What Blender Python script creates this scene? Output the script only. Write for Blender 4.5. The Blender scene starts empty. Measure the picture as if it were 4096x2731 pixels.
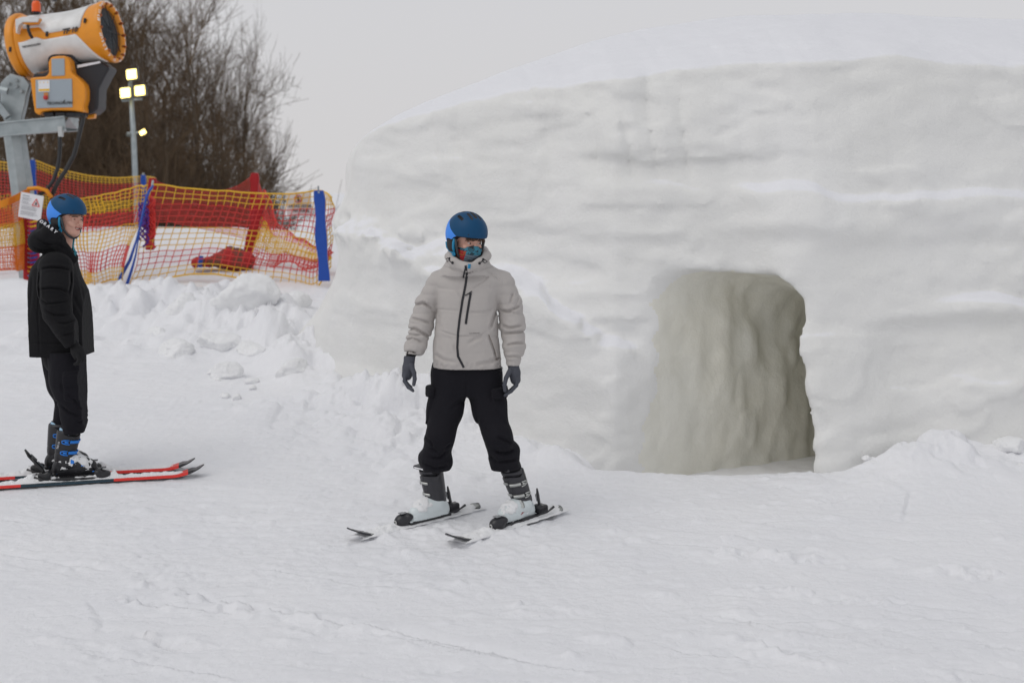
import bpy, math, random
import numpy as np
from mathutils import Vector, Matrix
from mathutils.bvhtree import BVHTree
R = math.radians
S = bpy.context.scene
DEV = 1.0        # grid coarseness
COL = S.collection

# ---------------------------------------------------------------- camera
F = 50.0 / 36.0 * 4096.0
PITCH = math.atan((1365.5 - 765.0) / F)
CAM = np.array([0.0, 0.0, 2.79])
cam_data = bpy.data.cameras.new('camera')
cam = bpy.data.objects.new('camera', cam_data)
COL.objects.link(cam)
cam.location = CAM
cam.rotation_euler = (math.pi / 2 - PITCH, 0, 0)
cam_data.lens = 50.0
cam_data.sensor_width = 36.0
cam_data.clip_start = 0.1
cam_data.clip_end = 8000
cam_data.dof.use_dof = True
cam_data.dof.focus_distance = 8.5
cam_data.dof.aperture_fstop = 2.5
S.camera = cam

# ---------------------------------------------------------------- overcast daylight
SUN_EL, SUN_AZ = R(55), R(232)          # azimuth measured from +Y towards +X
W = bpy.data.worlds.new('World')
S.world = W
W.use_nodes = True
wn, wl = W.node_tree.nodes, W.node_tree.links
wn.clear()
sky = wn.new('ShaderNodeTexSky')
sky.sky_type = 'NISHITA'
sky.sun_disc = False
sky.sun_elevation = SUN_EL
sky.sun_rotation = SUN_AZ
sky.air_density = 1.0
sky.dust_density = 6.0
bg1 = wn.new('ShaderNodeBackground')
bg1.inputs['Strength'].default_value = 0.02
hsv = wn.new('ShaderNodeHueSaturation')
hsv.inputs['Saturation'].default_value = 0.25
wl.new(sky.outputs[0], hsv.inputs['Color'])
wl.new(hsv.outputs[0], bg1.inputs['Color'])
# even cloud layer: a little brighter overhead than at the horizon
geo = wn.new('ShaderNodeTexCoord')
sep = wn.new('ShaderNodeSeparateXYZ')
ramp = wn.new('ShaderNodeValToRGB')
wl.new(geo.outputs['Generated'], sep.inputs[0])
wl.new(sep.outputs['Z'], ramp.inputs[0])
cr = ramp.color_ramp
cr.elements[0].position = 0.0
cr.elements[0].color = (0.80, 0.785, 0.79, 1)
cr.elements[1].position = 0.22
cr.elements[1].color = (0.70, 0.705, 0.74, 1)
e = cr.elements.new(0.55); e.color = (0.56, 0.57, 0.60, 1)
e = cr.elements.new(1.0); e.color = (0.58, 0.59, 0.62, 1)
bg2 = wn.new('ShaderNodeBackground')
bg2.inputs['Strength'].default_value = 0.80
wl.new(ramp.outputs[0], bg2.inputs['Color'])
addn = wn.new('ShaderNodeAddShader')
wout = wn.new('ShaderNodeOutputWorld')
wl.new(bg1.outputs[0], addn.inputs[0])
wl.new(bg2.outputs[0], addn.inputs[1])
wl.new(addn.outputs[0], wout.inputs[0])

sun_d = bpy.data.lights.new('sun', 'SUN')
sun_d.energy = 0.55
sun_d.angle = R(50)
sun_d.color = (1.0, 0.97, 0.93)
sun = bpy.data.objects.new('sun', sun_d)
COL.objects.link(sun)
sdir = Vector((math.sin(SUN_AZ) * math.cos(SUN_EL), math.cos(SUN_AZ) * math.cos(SUN_EL), math.sin(SUN_EL)))
sun.rotation_euler = sdir.to_track_quat('Z', 'Y').to_euler()
S.view_settings.view_transform = 'Standard'
S.view_settings.look = 'None'
S.view_settings.exposure = 0.0
S.view_settings.gamma = 1.0
S.cycles.max_bounces = 14
S.cycles.diffuse_bounces = 10
S.cycles.use_adaptive_sampling = True

# ---------------------------------------------------------------- measuring the photograph
FW = np.array([0, math.cos(PITCH), -math.sin(PITCH)])
UP = np.array([0, math.sin(PITCH), math.cos(PITCH)])
def ray(px, py):
    d = np.array([(px - 2048.0) / F, 0, 0]) + FW - UP * ((py - 1365.5) / F)
    return d
def P(px, py, Y):
    """world point at world distance Y that appears at photo pixel px,py"""
    d = ray(px, py)
    return CAM + d * (Y / d[1])
SL = 0.0942
_ys = np.linspace(-60, 4000, 40600)
def _sl(y):
    a = np.clip((y - 21.0) / 4.5, 0, 1); a = a * a * (3 - 2 * a)
    b = np.clip((y - 50) / 30.0, 0, 1); b = b * b * (3 - 2 * b)
    return SL * (1 - a) + a * (1 - b) * (-0.13)
_zs = np.cumsum(_sl(_ys)) * (_ys[1] - _ys[0])
_zs -= np.interp(0, _ys, _zs)
def G(x, y):
    return np.interp(y, _ys, _zs)
def PG(px, py, Ymax=21):
    d = ray(px, py)
    Y = CAM[2] / (SL - d[2] / d[1])
    return CAM + d * (Y / d[1])

# ---------------------------------------------------------------- noise
def _hash(i, j, k, seed):
    h = (i.astype(np.int64) * 374761393 + j.astype(np.int64) * 668265263 + k.astype(np.int64) * 2147483647 + seed * 974711) & 0xFFFFFFFF
    h = ((h ^ (h >> 13)) * 1274126177) & 0xFFFFFFFF
    h = ((h ^ (h >> 16)) * 2246822519) & 0xFFFFFFFF
    h = h ^ (h >> 15)
    return (h & 0xFFFFFF).astype(np.float32) / float(0xFFFFFF) * 2 - 1
def noise(x, y, z, seed=0):
    x, y, z = np.broadcast_arrays(np.asarray(x, np.float32), np.asarray(y, np.float32), np.asarray(z, np.float32))
    xi, yi, zi = np.floor(x), np.floor(y), np.floor(z)
    fx, fy, fz = x - xi, y - yi, z - zi
    fx = fx * fx * fx * (fx * (fx * 6 - 15) + 10); fy = fy * fy * fy * (fy * (fy * 6 - 15) + 10); fz = fz * fz * fz * (fz * (fz * 6 - 15) + 10)
    r = 0
    for a in (0, 1):
        for b in (0, 1):
            for c in (0, 1):
                w = (fx if a else 1 - fx) * (fy if b else 1 - fy) * (fz if c else 1 - fz)
                r = r + w * _hash(xi + a, yi + b, zi + c, seed)
    return r
def fbm(x, y, z, scale, octv=4, seed=0, gain=0.5):
    r, a, n = 0, 1.0, 0
    for o in range(octv):
        r = r + a * noise(x * scale + o * 7.3, y * scale - o * 3.1, z * scale + o * 5.7, seed + o)
        n += a
        a *= gain; scale *= 2.03
    return r / n

# ---------------------------------------------------------------- meshes
def link(name, me, parent=None):
    o = bpy.data.objects.new(name, me)
    COL.objects.link(o)
    if parent is not None:
        o.parent = parent
    return o
def tag(o, label, cat=None, group=None, kind=None):
    if label: o['label'] = label
    if cat: o['category'] = cat
    if group: o['group'] = group
    if kind: o['kind'] = kind
    return o
def empty(name, loc, label, cat, group=None, rz=0.0):
    o = bpy.data.objects.new(name, None)
    COL.objects.link(o)
    o.location = loc
    o.rotation_euler = (0, 0, rz)
    o.empty_display_size = 0.1
    tag(o, label, cat, group)
    return o
def to_mesh(name, V, Q, mats, midx=None, smooth=True):
    """V (n,3), Q (m,4) or (m,3) int arrays"""
    V = np.asarray(V, np.float32); Q = np.asarray(Q, np.int32)
    me = bpy.data.meshes.new(name)
    me.vertices.add(len(V)); me.vertices.foreach_set('co', V.ravel())
    k = Q.shape[1]
    me.loops.add(Q.size); me.loops.foreach_set('vertex_index', Q.ravel())
    me.polygons.add(len(Q))
    me.polygons.foreach_set('loop_start', np.arange(0, Q.size, k, dtype=np.int32))
    me.polygons.foreach_set('loop_total', np.full(len(Q), k, np.int32))
    me.polygons.foreach_set('use_smooth', np.full(len(Q), smooth))
    for m in (mats if isinstance(mats, (list, tuple)) else [mats]):
        me.materials.append(m)
    if midx is not None:
        me.polygons.foreach_set('material_index', np.asarray(midx, np.int32))
    me.update(calc_edges=True)
    return me
class MB:
    """collects polygons and links them as one mesh"""
    def __init__(s): s.v = []; s.f = []; s.m = []
    def add(s, vs, fs, m=0):
        n = len(s.v); s.v += [tuple(float(c) for c in v) for v in vs]
        s.f += [tuple(n + i for i in f) for f in fs]; s.m += [m] * len(fs)
    def box(s, c, sz, rot=None, m=0, taper=1.0):
        hx, hy, hz = sz[0] / 2, sz[1] / 2, sz[2] / 2
        vs = [(-hx, -hy, -hz), (hx, -hy, -hz), (hx, hy, -hz), (-hx, hy, -hz), (-hx * taper, -hy * taper, hz), (hx * taper, -hy * taper, hz), (hx * taper, hy * taper, hz), (-hx * taper, hy * taper, hz)]
        M = rot if rot is not None else Matrix.Identity(3)
        vs = [Vector(c) + M @ Vector(v) for v in vs]
        s.add(vs, [(0, 3, 2, 1), (4, 5, 6, 7), (0, 1, 5, 4), (1, 2, 6, 5), (2, 3, 7, 6), (3, 0, 4, 7)], m)
    def tube(s, pts, rad, n=8, m=0, cap=True, flat=1.0):
        pts = [Vector(p) for p in pts]
        if not hasattr(rad, '__len__'): rad = [rad] * len(pts)
        vs = []; fs = []
        up = None
        for i, p in enumerate(pts):
            t = (pts[min(i + 1, len(pts) - 1)] - pts[max(i - 1, 0)])
            if t.length < 1e-9: t = Vector((0, 0, 1))
            t.normalize()
            if up is None:
                up = Vector((0, 0, 1)) if abs(t.z) < 0.9 else Vector((1, 0, 0))
            a = t.cross(up).normalized(); up = a.cross(t).normalized()
            for k in range(n):
                an = 2 * math.pi * k / n
                vs.append(p + a * (math.cos(an) * rad[i]) + up * (math.sin(an) * rad[i] * flat))
        for i in range(len(pts) - 1):
            for k in range(n):
                k2 = (k + 1) % n
                fs.append((i * n + k, i * n + k2, (i + 1) * n + k2, (i + 1) * n + k))
        if cap:
            fs.append(tuple(range(n))[::-1]); fs.append(tuple((len(pts) - 1) * n + k for k in range(n)))
        s.add(vs, fs, m)
    def lathe(s, O, ax, prof, n=32, m=0, a0=0.0, a1=None, ref=None):
        """prof: list of (t, r) along axis ax from O"""
        ax = Vector(ax).normalized()
        ref = Vector(ref) if ref is not None else (Vector((0, 0, 1)) if abs(ax.z) < 0.9 else Vector((1, 0, 0)))
        u = ref - ax * ref.dot(ax); u.normalize(); w = ax.cross(u)
        full = a1 is None
        a1 = 2 * math.pi if full else a1
        cnt = n if full else n + 1
        vs = []; fs = []
        for (t, r) in prof:
            for k in range(cnt):
                an = a0 + (a1 - a0) * k / n
                vs.append(Vector(O) + ax * t + (u * math.cos(an) + w * math.sin(an)) * r)
        for i in range(len(prof) - 1):
            for k in range(n):
                k2 = (k + 1) % cnt
                fs.append((i * cnt + k, i * cnt + k2, (i + 1) * cnt + k2, (i + 1) * cnt + k))
        s.add(vs, fs, m)
    def prism(s, pts, off, m=0):
        """pts: planar outline, off: extrusion vector"""
        n = len(pts); off = Vector(off)
        vs = [Vector(p) for p in pts] + [Vector(p) + off for p in pts]
        fs = [tuple(range(n))[::-1], tuple(range(n, 2 * n))] + [(i, (i + 1) % n, n + (i + 1) % n, n + i) for i in range(n)]
        s.add(vs, fs, m)
    def build(s, name, mats, parent=None, smooth=False, bevel=0.0, seg=2):
        me = bpy.data.meshes.new(name)
        me.from_pydata(s.v, [], s.f)
        for m in (mats if isinstance(mats, (list, tuple)) else [mats]): me.materials.append(m)
        me.polygons.foreach_set('material_index', s.m)
        if smooth: me.polygons.foreach_set('use_smooth', [True] * len(s.f))
        me.update()
        o = link(name, me, parent)
        if parent is not None:
            o.matrix_parent_inverse = parent_inv(parent)
        if bevel > 0:
            b = o.modifiers.new('bevel', 'BEVEL'); b.width = bevel; b.segments = seg; b.limit_method = 'ANGLE'; b.angle_limit = R(40)
            me.polygons.foreach_set('use_smooth', [True] * len(s.f))
            wn_ = o.modifiers.new('wn', 'WEIGHTED_NORMAL')
        return o
def parent_inv(p):
    M = Matrix.Identity(4); q = p
    while q is not None:
        M = q.matrix_parent_inverse @ Matrix.LocRotScale(q.location, q.rotation_euler, q.scale) @ M if q.parent else Matrix.LocRotScale(q.location, q.rotation_euler, q.scale) @ M
        q = q.parent
    return M.inverted()
def add_mesh(name, me, parent=None):
    o = link(name, me, parent)
    if parent is not None: o.matrix_parent_inverse = parent_inv(parent)
    return o

# ---------------------------------------------------------------- signed distance modelling
def surfnets(vals, xs, ys, zs):
    s = vals < 0
    c = s[:-1, :-1, :-1].astype(np.int8)
    for a, b, d in ((1,0,0),(0,1,0),(0,0,1),(1,1,0),(1,0,1),(0,1,1),(1,1,1)):
        c = c + s[a:s.shape[0]-1+a, b:s.shape[1]-1+b, d:s.shape[2]-1+d]
    act = (c > 0) & (c < 8)
    idx = np.full(act.shape, -1, np.int32)
    ci, cj, ck = np.nonzero(act)
    idx[act] = np.arange(len(ci))
    pos = np.zeros((len(ci), 3)); cnt = np.zeros(len(ci))
    cor = [(a, b, d) for a in (0, 1) for b in (0, 1) for d in (0, 1)]
    for A in cor:
        for ax in range(3):
            if A[ax]: continue
            B = list(A); B[ax] = 1
            va = vals[ci + A[0], cj + A[1], ck + A[2]]; vb = vals[ci + B[0], cj + B[1], ck + B[2]]
            cross = (va < 0) != (vb < 0)
            t = np.where(cross, va / np.where(va == vb, 1, va - vb), 0)
            pa = np.stack([xs[ci + A[0]], ys[cj + A[1]], zs[ck + A[2]]], 1)
            pb = np.stack([xs[ci + B[0]], ys[cj + B[1]], zs[ck + B[2]]], 1)
            pos += np.where(cross[:, None], pa + (pb - pa) * t[:, None], 0); cnt += cross
    pos /= cnt[:, None]
    Q = []
    for ax in range(3):
        sl = [slice(None)] * 3; sh = [slice(None)] * 3
        sl[ax] = slice(0, -1); sh[ax] = slice(1, None)
        a = s[tuple(sl)]; b = s[tuple(sh)]
        o1, o2 = [(1, 2), (2, 0), (0, 1)][ax]
        ii = np.array(np.nonzero(a != b))
        keep = (ii[o1] > 0) & (ii[o2] > 0) & (ii[o1] < s.shape[o1] - 1) & (ii[o2] < s.shape[o2] - 1)
        ii = ii[:, keep]
        def cell(d1, d2):
            q = ii.copy(); q[o1] -= d1; q[o2] -= d2
            return idx[q[0], q[1], q[2]]
        q = np.stack([cell(1, 1), cell(0, 1), cell(0, 0), cell(1, 0)], 1)
        ins = a[tuple(ii)]
        q[~ins] = q[~ins][:, ::-1]
        Q.append(q)
    return pos, np.concatenate(Q)
def sdf_mesh(fn, lo, hi, vox, coarse=4, margin=1.6):
    """sample fn(x,y,z) only near the surface, return verts and quads"""
    lo = np.asarray(lo, float); hi = np.asarray(hi, float)
    n = np.ceil((hi - lo) / vox / coarse).astype(int) * coarse + 1
    ax = [lo[i] + np.arange(n[i]) * vox for i in range(3)]
    nc = (n - 1) // coarse
    cx = [lo[i] + (np.arange(nc[i]) + .5) * vox * coarse for i in range(3)]
    X, Y, Z = np.meshgrid(*cx, indexing='ij')
    cv = fn(X.ravel(), Y.ravel(), Z.ravel()).reshape(X.shape)
    rad = vox * coarse * 0.87 * margin
    near = np.abs(cv) < rad
    full = np.where(cv < 0, -1.0, 1.0).astype(np.float32)
    V = np.repeat(np.repeat(np.repeat(full, coarse, 0), coarse, 1), coarse, 2)
    V = np.pad(V, ((0, 1), (0, 1), (0, 1)), mode='edge')
    m = np.zeros(V.shape, bool)
    bi = np.array(np.nonzero(near)).T * coarse
    for d in np.ndindex(coarse + 1, coarse + 1, coarse + 1):
        m[bi[:, 0] + d[0], bi[:, 1] + d[1], bi[:, 2] + d[2]] = True
    i, j, k = np.nonzero(m)
    out = np.empty(len(i), np.float32)
    for s0 in range(0, len(i), 2000000):
        q = slice(s0, s0 + 2000000)
        out[q] = fn(ax[0][i[q]], ax[1][j[q]], ax[2][k[q]])
    V[m] = out
    V[0], V[-1] = np.abs(V[0]), np.abs(V[-1]); V[:, 0], V[:, -1] = np.abs(V[:, 0]), np.abs(V[:, -1]); V[:, :, 0], V[:, :, -1] = np.abs(V[:, :, 0]), np.abs(V[:, :, -1])
    pos, Q = surfnets(V, *ax)
    return pos, Q
def piecewise(lo, hi, f0, f1, fine, coarse):
    a = list(np.arange(lo, f0, coarse)); b = list(np.arange(f0, f1, fine)); c = list(np.arange(f1, hi, coarse))
    return np.array(a + b + c)
def sdf_axes(fn, ax, block=4):
    """like sdf_mesh but on axes of uneven spacing"""
    ax = [np.concatenate([a, a[-1] + (a[-1] - a[-2]) * np.arange(1, 1 + (-(len(a) - 1)) % block)]) if (len(a) - 1) % block else a for a in ax]
    lo = [a[:-1:block] for a in ax]; hi = [a[block::block] for a in ax]
    X, Y, Z = np.meshgrid(*[(l + h) / 2 for l, h in zip(lo, hi)], indexing='ij')
    DX, DY, DZ = np.meshgrid(*[(h - l) / 2 for l, h in zip(lo, hi)], indexing='ij')
    cv = fn(X.ravel(), Y.ravel(), Z.ravel()).reshape(X.shape)
    near = np.abs(cv) < np.sqrt(DX ** 2 + DY ** 2 + DZ ** 2) * 1.6
    full = np.where(cv < 0, -1.0, 1.0).astype(np.float32)
    V = np.repeat(np.repeat(np.repeat(full, block, 0), block, 1), block, 2)
    V = np.pad(V, ((0, 1), (0, 1), (0, 1)), mode='edge'); m = np.zeros(V.shape, bool)
    bi = np.array(np.nonzero(near)).T * block
    for d in np.ndindex(block + 1, block + 1, block + 1): m[bi[:, 0] + d[0], bi[:, 1] + d[1], bi[:, 2] + d[2]] = True
    i, j, k = np.nonzero(m)
    V[m] = fn(ax[0][i], ax[1][j], ax[2][k])
    return surfnets(V, *ax)
def smin(a, b, k):
    h = np.clip(0.5 + 0.5 * (b - a) / k, 0, 1)
    return b + (a - b) * h - k * h * (1 - h)
def smax(a, b, k): return -smin(-a, -b, k)
def sstep(a, b, x):
    t = np.clip((x - a) / (b - a), 0, 1); return t * t * (3 - 2 * t)
def cone(x, y, z, a, b, ra, rb):
    a = np.asarray(a, float); b = np.asarray(b, float); d = b - a; L = max(float(d @ d), 1e-12)
    t = np.clip(((x - a[0]) * d[0] + (y - a[1]) * d[1] + (z - a[2]) * d[2]) / L, 0, 1)
    return np.sqrt((x - a[0] - t * d[0]) ** 2 + (y - a[1] - t * d[1]) ** 2 + (z - a[2] - t * d[2]) ** 2) - (ra + (rb - ra) * t)
def chain(x, y, z, pts, rads, k=0.01):
    r = None
    for i in range(len(pts) - 1):
        c = cone(x, y, z, pts[i], pts[i + 1], rads[i], rads[i + 1])
        r = c if r is None else smin(r, c, k)
    return r
def ell(x, y, z, c, r):
    k0 = np.sqrt(((x - c[0]) / r[0]) ** 2 + ((y - c[1]) / r[1]) ** 2 + ((z - c[2]) / r[2]) ** 2)
    k1 = np.sqrt(((x - c[0]) / r[0] ** 2) ** 2 + ((y - c[1]) / r[1] ** 2) ** 2 + ((z - c[2]) / r[2] ** 2) ** 2)
    return k0 * (k0 - 1) / np.maximum(k1, 1e-9)
def rbox(x, y, z, c, h, r):
    qx, qy, qz = np.abs(x - c[0]) - h[0] + r, np.abs(y - c[1]) - h[1] + r, np.abs(z - c[2]) - h[2] + r
    return np.sqrt(np.maximum(qx, 0) ** 2 + np.maximum(qy, 0) ** 2 + np.maximum(qz, 0) ** 2) + np.minimum(np.maximum(qx, np.maximum(qy, qz)), 0) - r
def relax(V, Q, it=1, f=0.5):
    E = np.concatenate([Q[:, [0, 1]], Q[:, [1, 2]], Q[:, [2, 3]], Q[:, [3, 0]]])
    for _ in range(it):
        acc = np.zeros_like(V); c = np.zeros(len(V))
        for a, b in ((0, 1), (1, 0)):
            np.add.at(c, E[:, a], 1)
            for d in range(3): acc[:, d] += np.bincount(E[:, a], V[E[:, b], d], len(V))
        V = V + (acc / np.maximum(c, 1)[:, None] - V) * f
    return V
def bvh_of(V, Q):
    return BVHTree.FromPolygons([tuple(v) for v in V], [tuple(int(i) for i in q) for q in Q])

# ---------------------------------------------------------------- materials
def mat(name, col, rough=0.6, metal=0.0, spec=0.5, bump=None, var=None, coat=0.0, sss=0.0, emit=None, sheen=0.0):
    """bump: (scale, strength, detail) ; var: (scale, other colour, lo, hi)"""
    m = bpy.data.materials.new(name); m.use_nodes = True
    nt = m.node_tree; N = nt.nodes; Lk = nt.links
    b = N['Principled BSDF']
    b.inputs['Base Color'].default_value = (*col, 1)
    b.inputs['Roughness'].default_value = rough
    b.inputs['Metallic'].default_value = metal
    b.inputs['Specular IOR Level'].default_value = spec
    b.inputs['Coat Weight'].default_value = coat
    b.inputs['Sheen Weight'].default_value = sheen
    if sss > 0:
        b.inputs['Subsurface Weight'].default_value = sss
        b.inputs['Subsurface Radius'].default_value = (0.03, 0.02, 0.012)
        b.inputs['Subsurface Scale'].default_value = 0.5
    if emit:
        b.inputs['Emission Color'].default_value = (*emit[0], 1); b.inputs['Emission Strength'].default_value = emit[1]
    tc = N.new('ShaderNodeTexCoord')
    if var:
        n = N.new('ShaderNodeTexNoise'); n.inputs['Scale'].default_value = var[0]; n.inputs['Detail'].default_value = 6
        Lk.new(tc.outputs['Object'], n.inputs['Vector'])
        r = N.new('ShaderNodeValToRGB'); r.color_ramp.elements[0].position = var[2]; r.color_ramp.elements[1].position = var[3]
        r.color_ramp.elements[0].color = (*col, 1); r.color_ramp.elements[1].color = (*var[1], 1)
        Lk.new(n.outputs['Fac'], r.inputs[0]); Lk.new(r.outputs[0], b.inputs['Base Color'])
    if bump:
        n = N.new('ShaderNodeTexNoise'); n.inputs['Scale'].default_value = bump[0]; n.inputs['Detail'].default_value = bump[2]
        Lk.new(tc.outputs['Object'], n.inputs['Vector'])
        bp = N.new('ShaderNodeBump'); bp.inputs['Strength'].default_value = bump[1]; bp.inputs['Distance'].default_value = 0.01
        Lk.new(n.outputs['Fac'], bp.inputs['Height']); Lk.new(bp.outputs[0], b.inputs['Normal'])
    return m
def snow_mat(name, c1, c2, s1=1.2, bump=0.35, fresh=None):
    m = bpy.data.materials.new(name); m.use_nodes = True
    nt = m.node_tree; N = nt.nodes; Lk = nt.links
    b = N['Principled BSDF']; b.inputs['Roughness'].default_value = 0.62; b.inputs['Specular IOR Level'].default_value = 0.25
    tc = N.new('ShaderNodeTexCoord')
    n = N.new('ShaderNodeTexNoise'); n.inputs['Scale'].default_value = s1; n.inputs['Detail'].default_value = 7; n.inputs['Roughness'].default_value = 0.6
    Lk.new(tc.outputs['Object'], n.inputs['Vector'])
    r = N.new('ShaderNodeValToRGB'); r.color_ramp.elements[0].position = 0.35; r.color_ramp.elements[1].position = 0.68
    r.color_ramp.elements[0].color = (*c1, 1); r.color_ramp.elements[1].color = (*c2, 1)
    Lk.new(n.outputs['Fac'], r.inputs[0]); Lk.new(r.outputs[0], b.inputs['Base Color'])
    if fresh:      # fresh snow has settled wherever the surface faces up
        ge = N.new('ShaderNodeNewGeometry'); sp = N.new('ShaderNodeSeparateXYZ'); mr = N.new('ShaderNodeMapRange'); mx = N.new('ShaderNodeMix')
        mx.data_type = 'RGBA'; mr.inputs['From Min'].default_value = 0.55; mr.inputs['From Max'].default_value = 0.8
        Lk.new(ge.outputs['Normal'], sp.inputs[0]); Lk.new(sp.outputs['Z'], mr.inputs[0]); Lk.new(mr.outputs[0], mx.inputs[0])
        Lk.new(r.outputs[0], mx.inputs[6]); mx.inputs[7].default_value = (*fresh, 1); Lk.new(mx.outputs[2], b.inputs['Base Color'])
    n1 = N.new('ShaderNodeTexNoise'); n1.inputs['Scale'].default_value = 30; n1.inputs['Detail'].default_value = 8; n1.inputs['Roughness'].default_value = 0.7
    n2 = N.new('ShaderNodeTexNoise'); n2.inputs['Scale'].default_value = 160; n2.inputs['Detail'].default_value = 3
    for q in (n1, n2): Lk.new(tc.outputs['Object'], q.inputs['Vector'])
    b1 = N.new('ShaderNodeBump'); b1.inputs['Strength'].default_value = bump; b1.inputs['Distance'].default_value = 0.02
    b2 = N.new('ShaderNodeBump'); b2.inputs['Strength'].default_value = bump * 0.6; b2.inputs['Distance'].default_value = 0.004
    Lk.new(n1.outputs['Fac'], b1.inputs['Height']); Lk.new(n2.outputs['Fac'], b2.inputs['Height'])
    Lk.new(b1.outputs[0], b2.inputs['Normal']); Lk.new(b2.outputs[0], b.inputs['Normal'])
    return m
M_SNOW = snow_mat('piste_snow', (0.82, 0.825, 0.85), (0.86, 0.862, 0.88), 1.2, 0.5)
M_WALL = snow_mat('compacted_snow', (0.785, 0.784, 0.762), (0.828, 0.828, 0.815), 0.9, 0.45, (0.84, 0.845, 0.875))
M_TUN_SHADE = snow_mat('tunnel_shade_snow', (0.775, 0.755, 0.665), (0.81, 0.80, 0.73), 1.5, 0.4)  # snow of the tunnel walls with its dim yellowish shade put into the colour
M_CHUNK = snow_mat('loose_snow', (0.82, 0.825, 0.83), (0.86, 0.862, 0.87), 3.0, 0.5)
# ================================================================ the snow ground
def bumpline(X, Y, pts, w, d, rim=0.0, side=1.0, soft=1.6):
    """groove of depth d along a polyline, with a rim of snow thrown up beside it"""
    best = np.full(X.shape, 1e9); sg = np.zeros(X.shape); tt = np.zeros(X.shape)
    L = [0]
    for a, b in zip(pts[:-1], pts[1:]): L.append(L[-1] + math.hypot(b[0] - a[0], b[1] - a[1]))
    for n_, (a, b) in enumerate(zip(pts[:-1], pts[1:])):
        dx, dy = b[0] - a[0], b[1] - a[1]; l2 = dx * dx + dy * dy + 1e-9
        t = np.clip(((X - a[0]) * dx + (Y - a[1]) * dy) / l2, 0, 1)
        ex, ey = X - a[0] - t * dx, Y - a[1] - t * dy
        q = np.sqrt(ex * ex + ey * ey)
        m = q < best
        best = np.where(m, q, best); sg = np.where(m, (dx * ey - dy * ex) / math.sqrt(l2), sg)
        tt = np.where(m, (L[n_] + t * math.sqrt(l2)) / L[-1], tt)
    fade = np.clip(np.minimum(tt, 1 - tt) * 6, 0, 1)
    s_ = sg * side
    rag = noise(X * 22, Y * 22, 0 * X, 6)
    s_ = s_ + w * .5 * rag
    g = -d * sstep(-.35 * w, .35 * w, s_) * np.exp(-np.maximum(s_, 0) / (w * 1.5))           # a cut with one sharp edge
    rr = rim * sstep(.3 * w, -.3 * w, s_) * np.exp(-np.maximum(-s_, 0) / (w * 1.1)) * (.6 + .8 * np.maximum(rag, -.5))
    return (1.7 * g + 1.3 * rr) * fade
def gp(px, py):
    q = PG(px, py); return (q[0], q[1])
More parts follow.
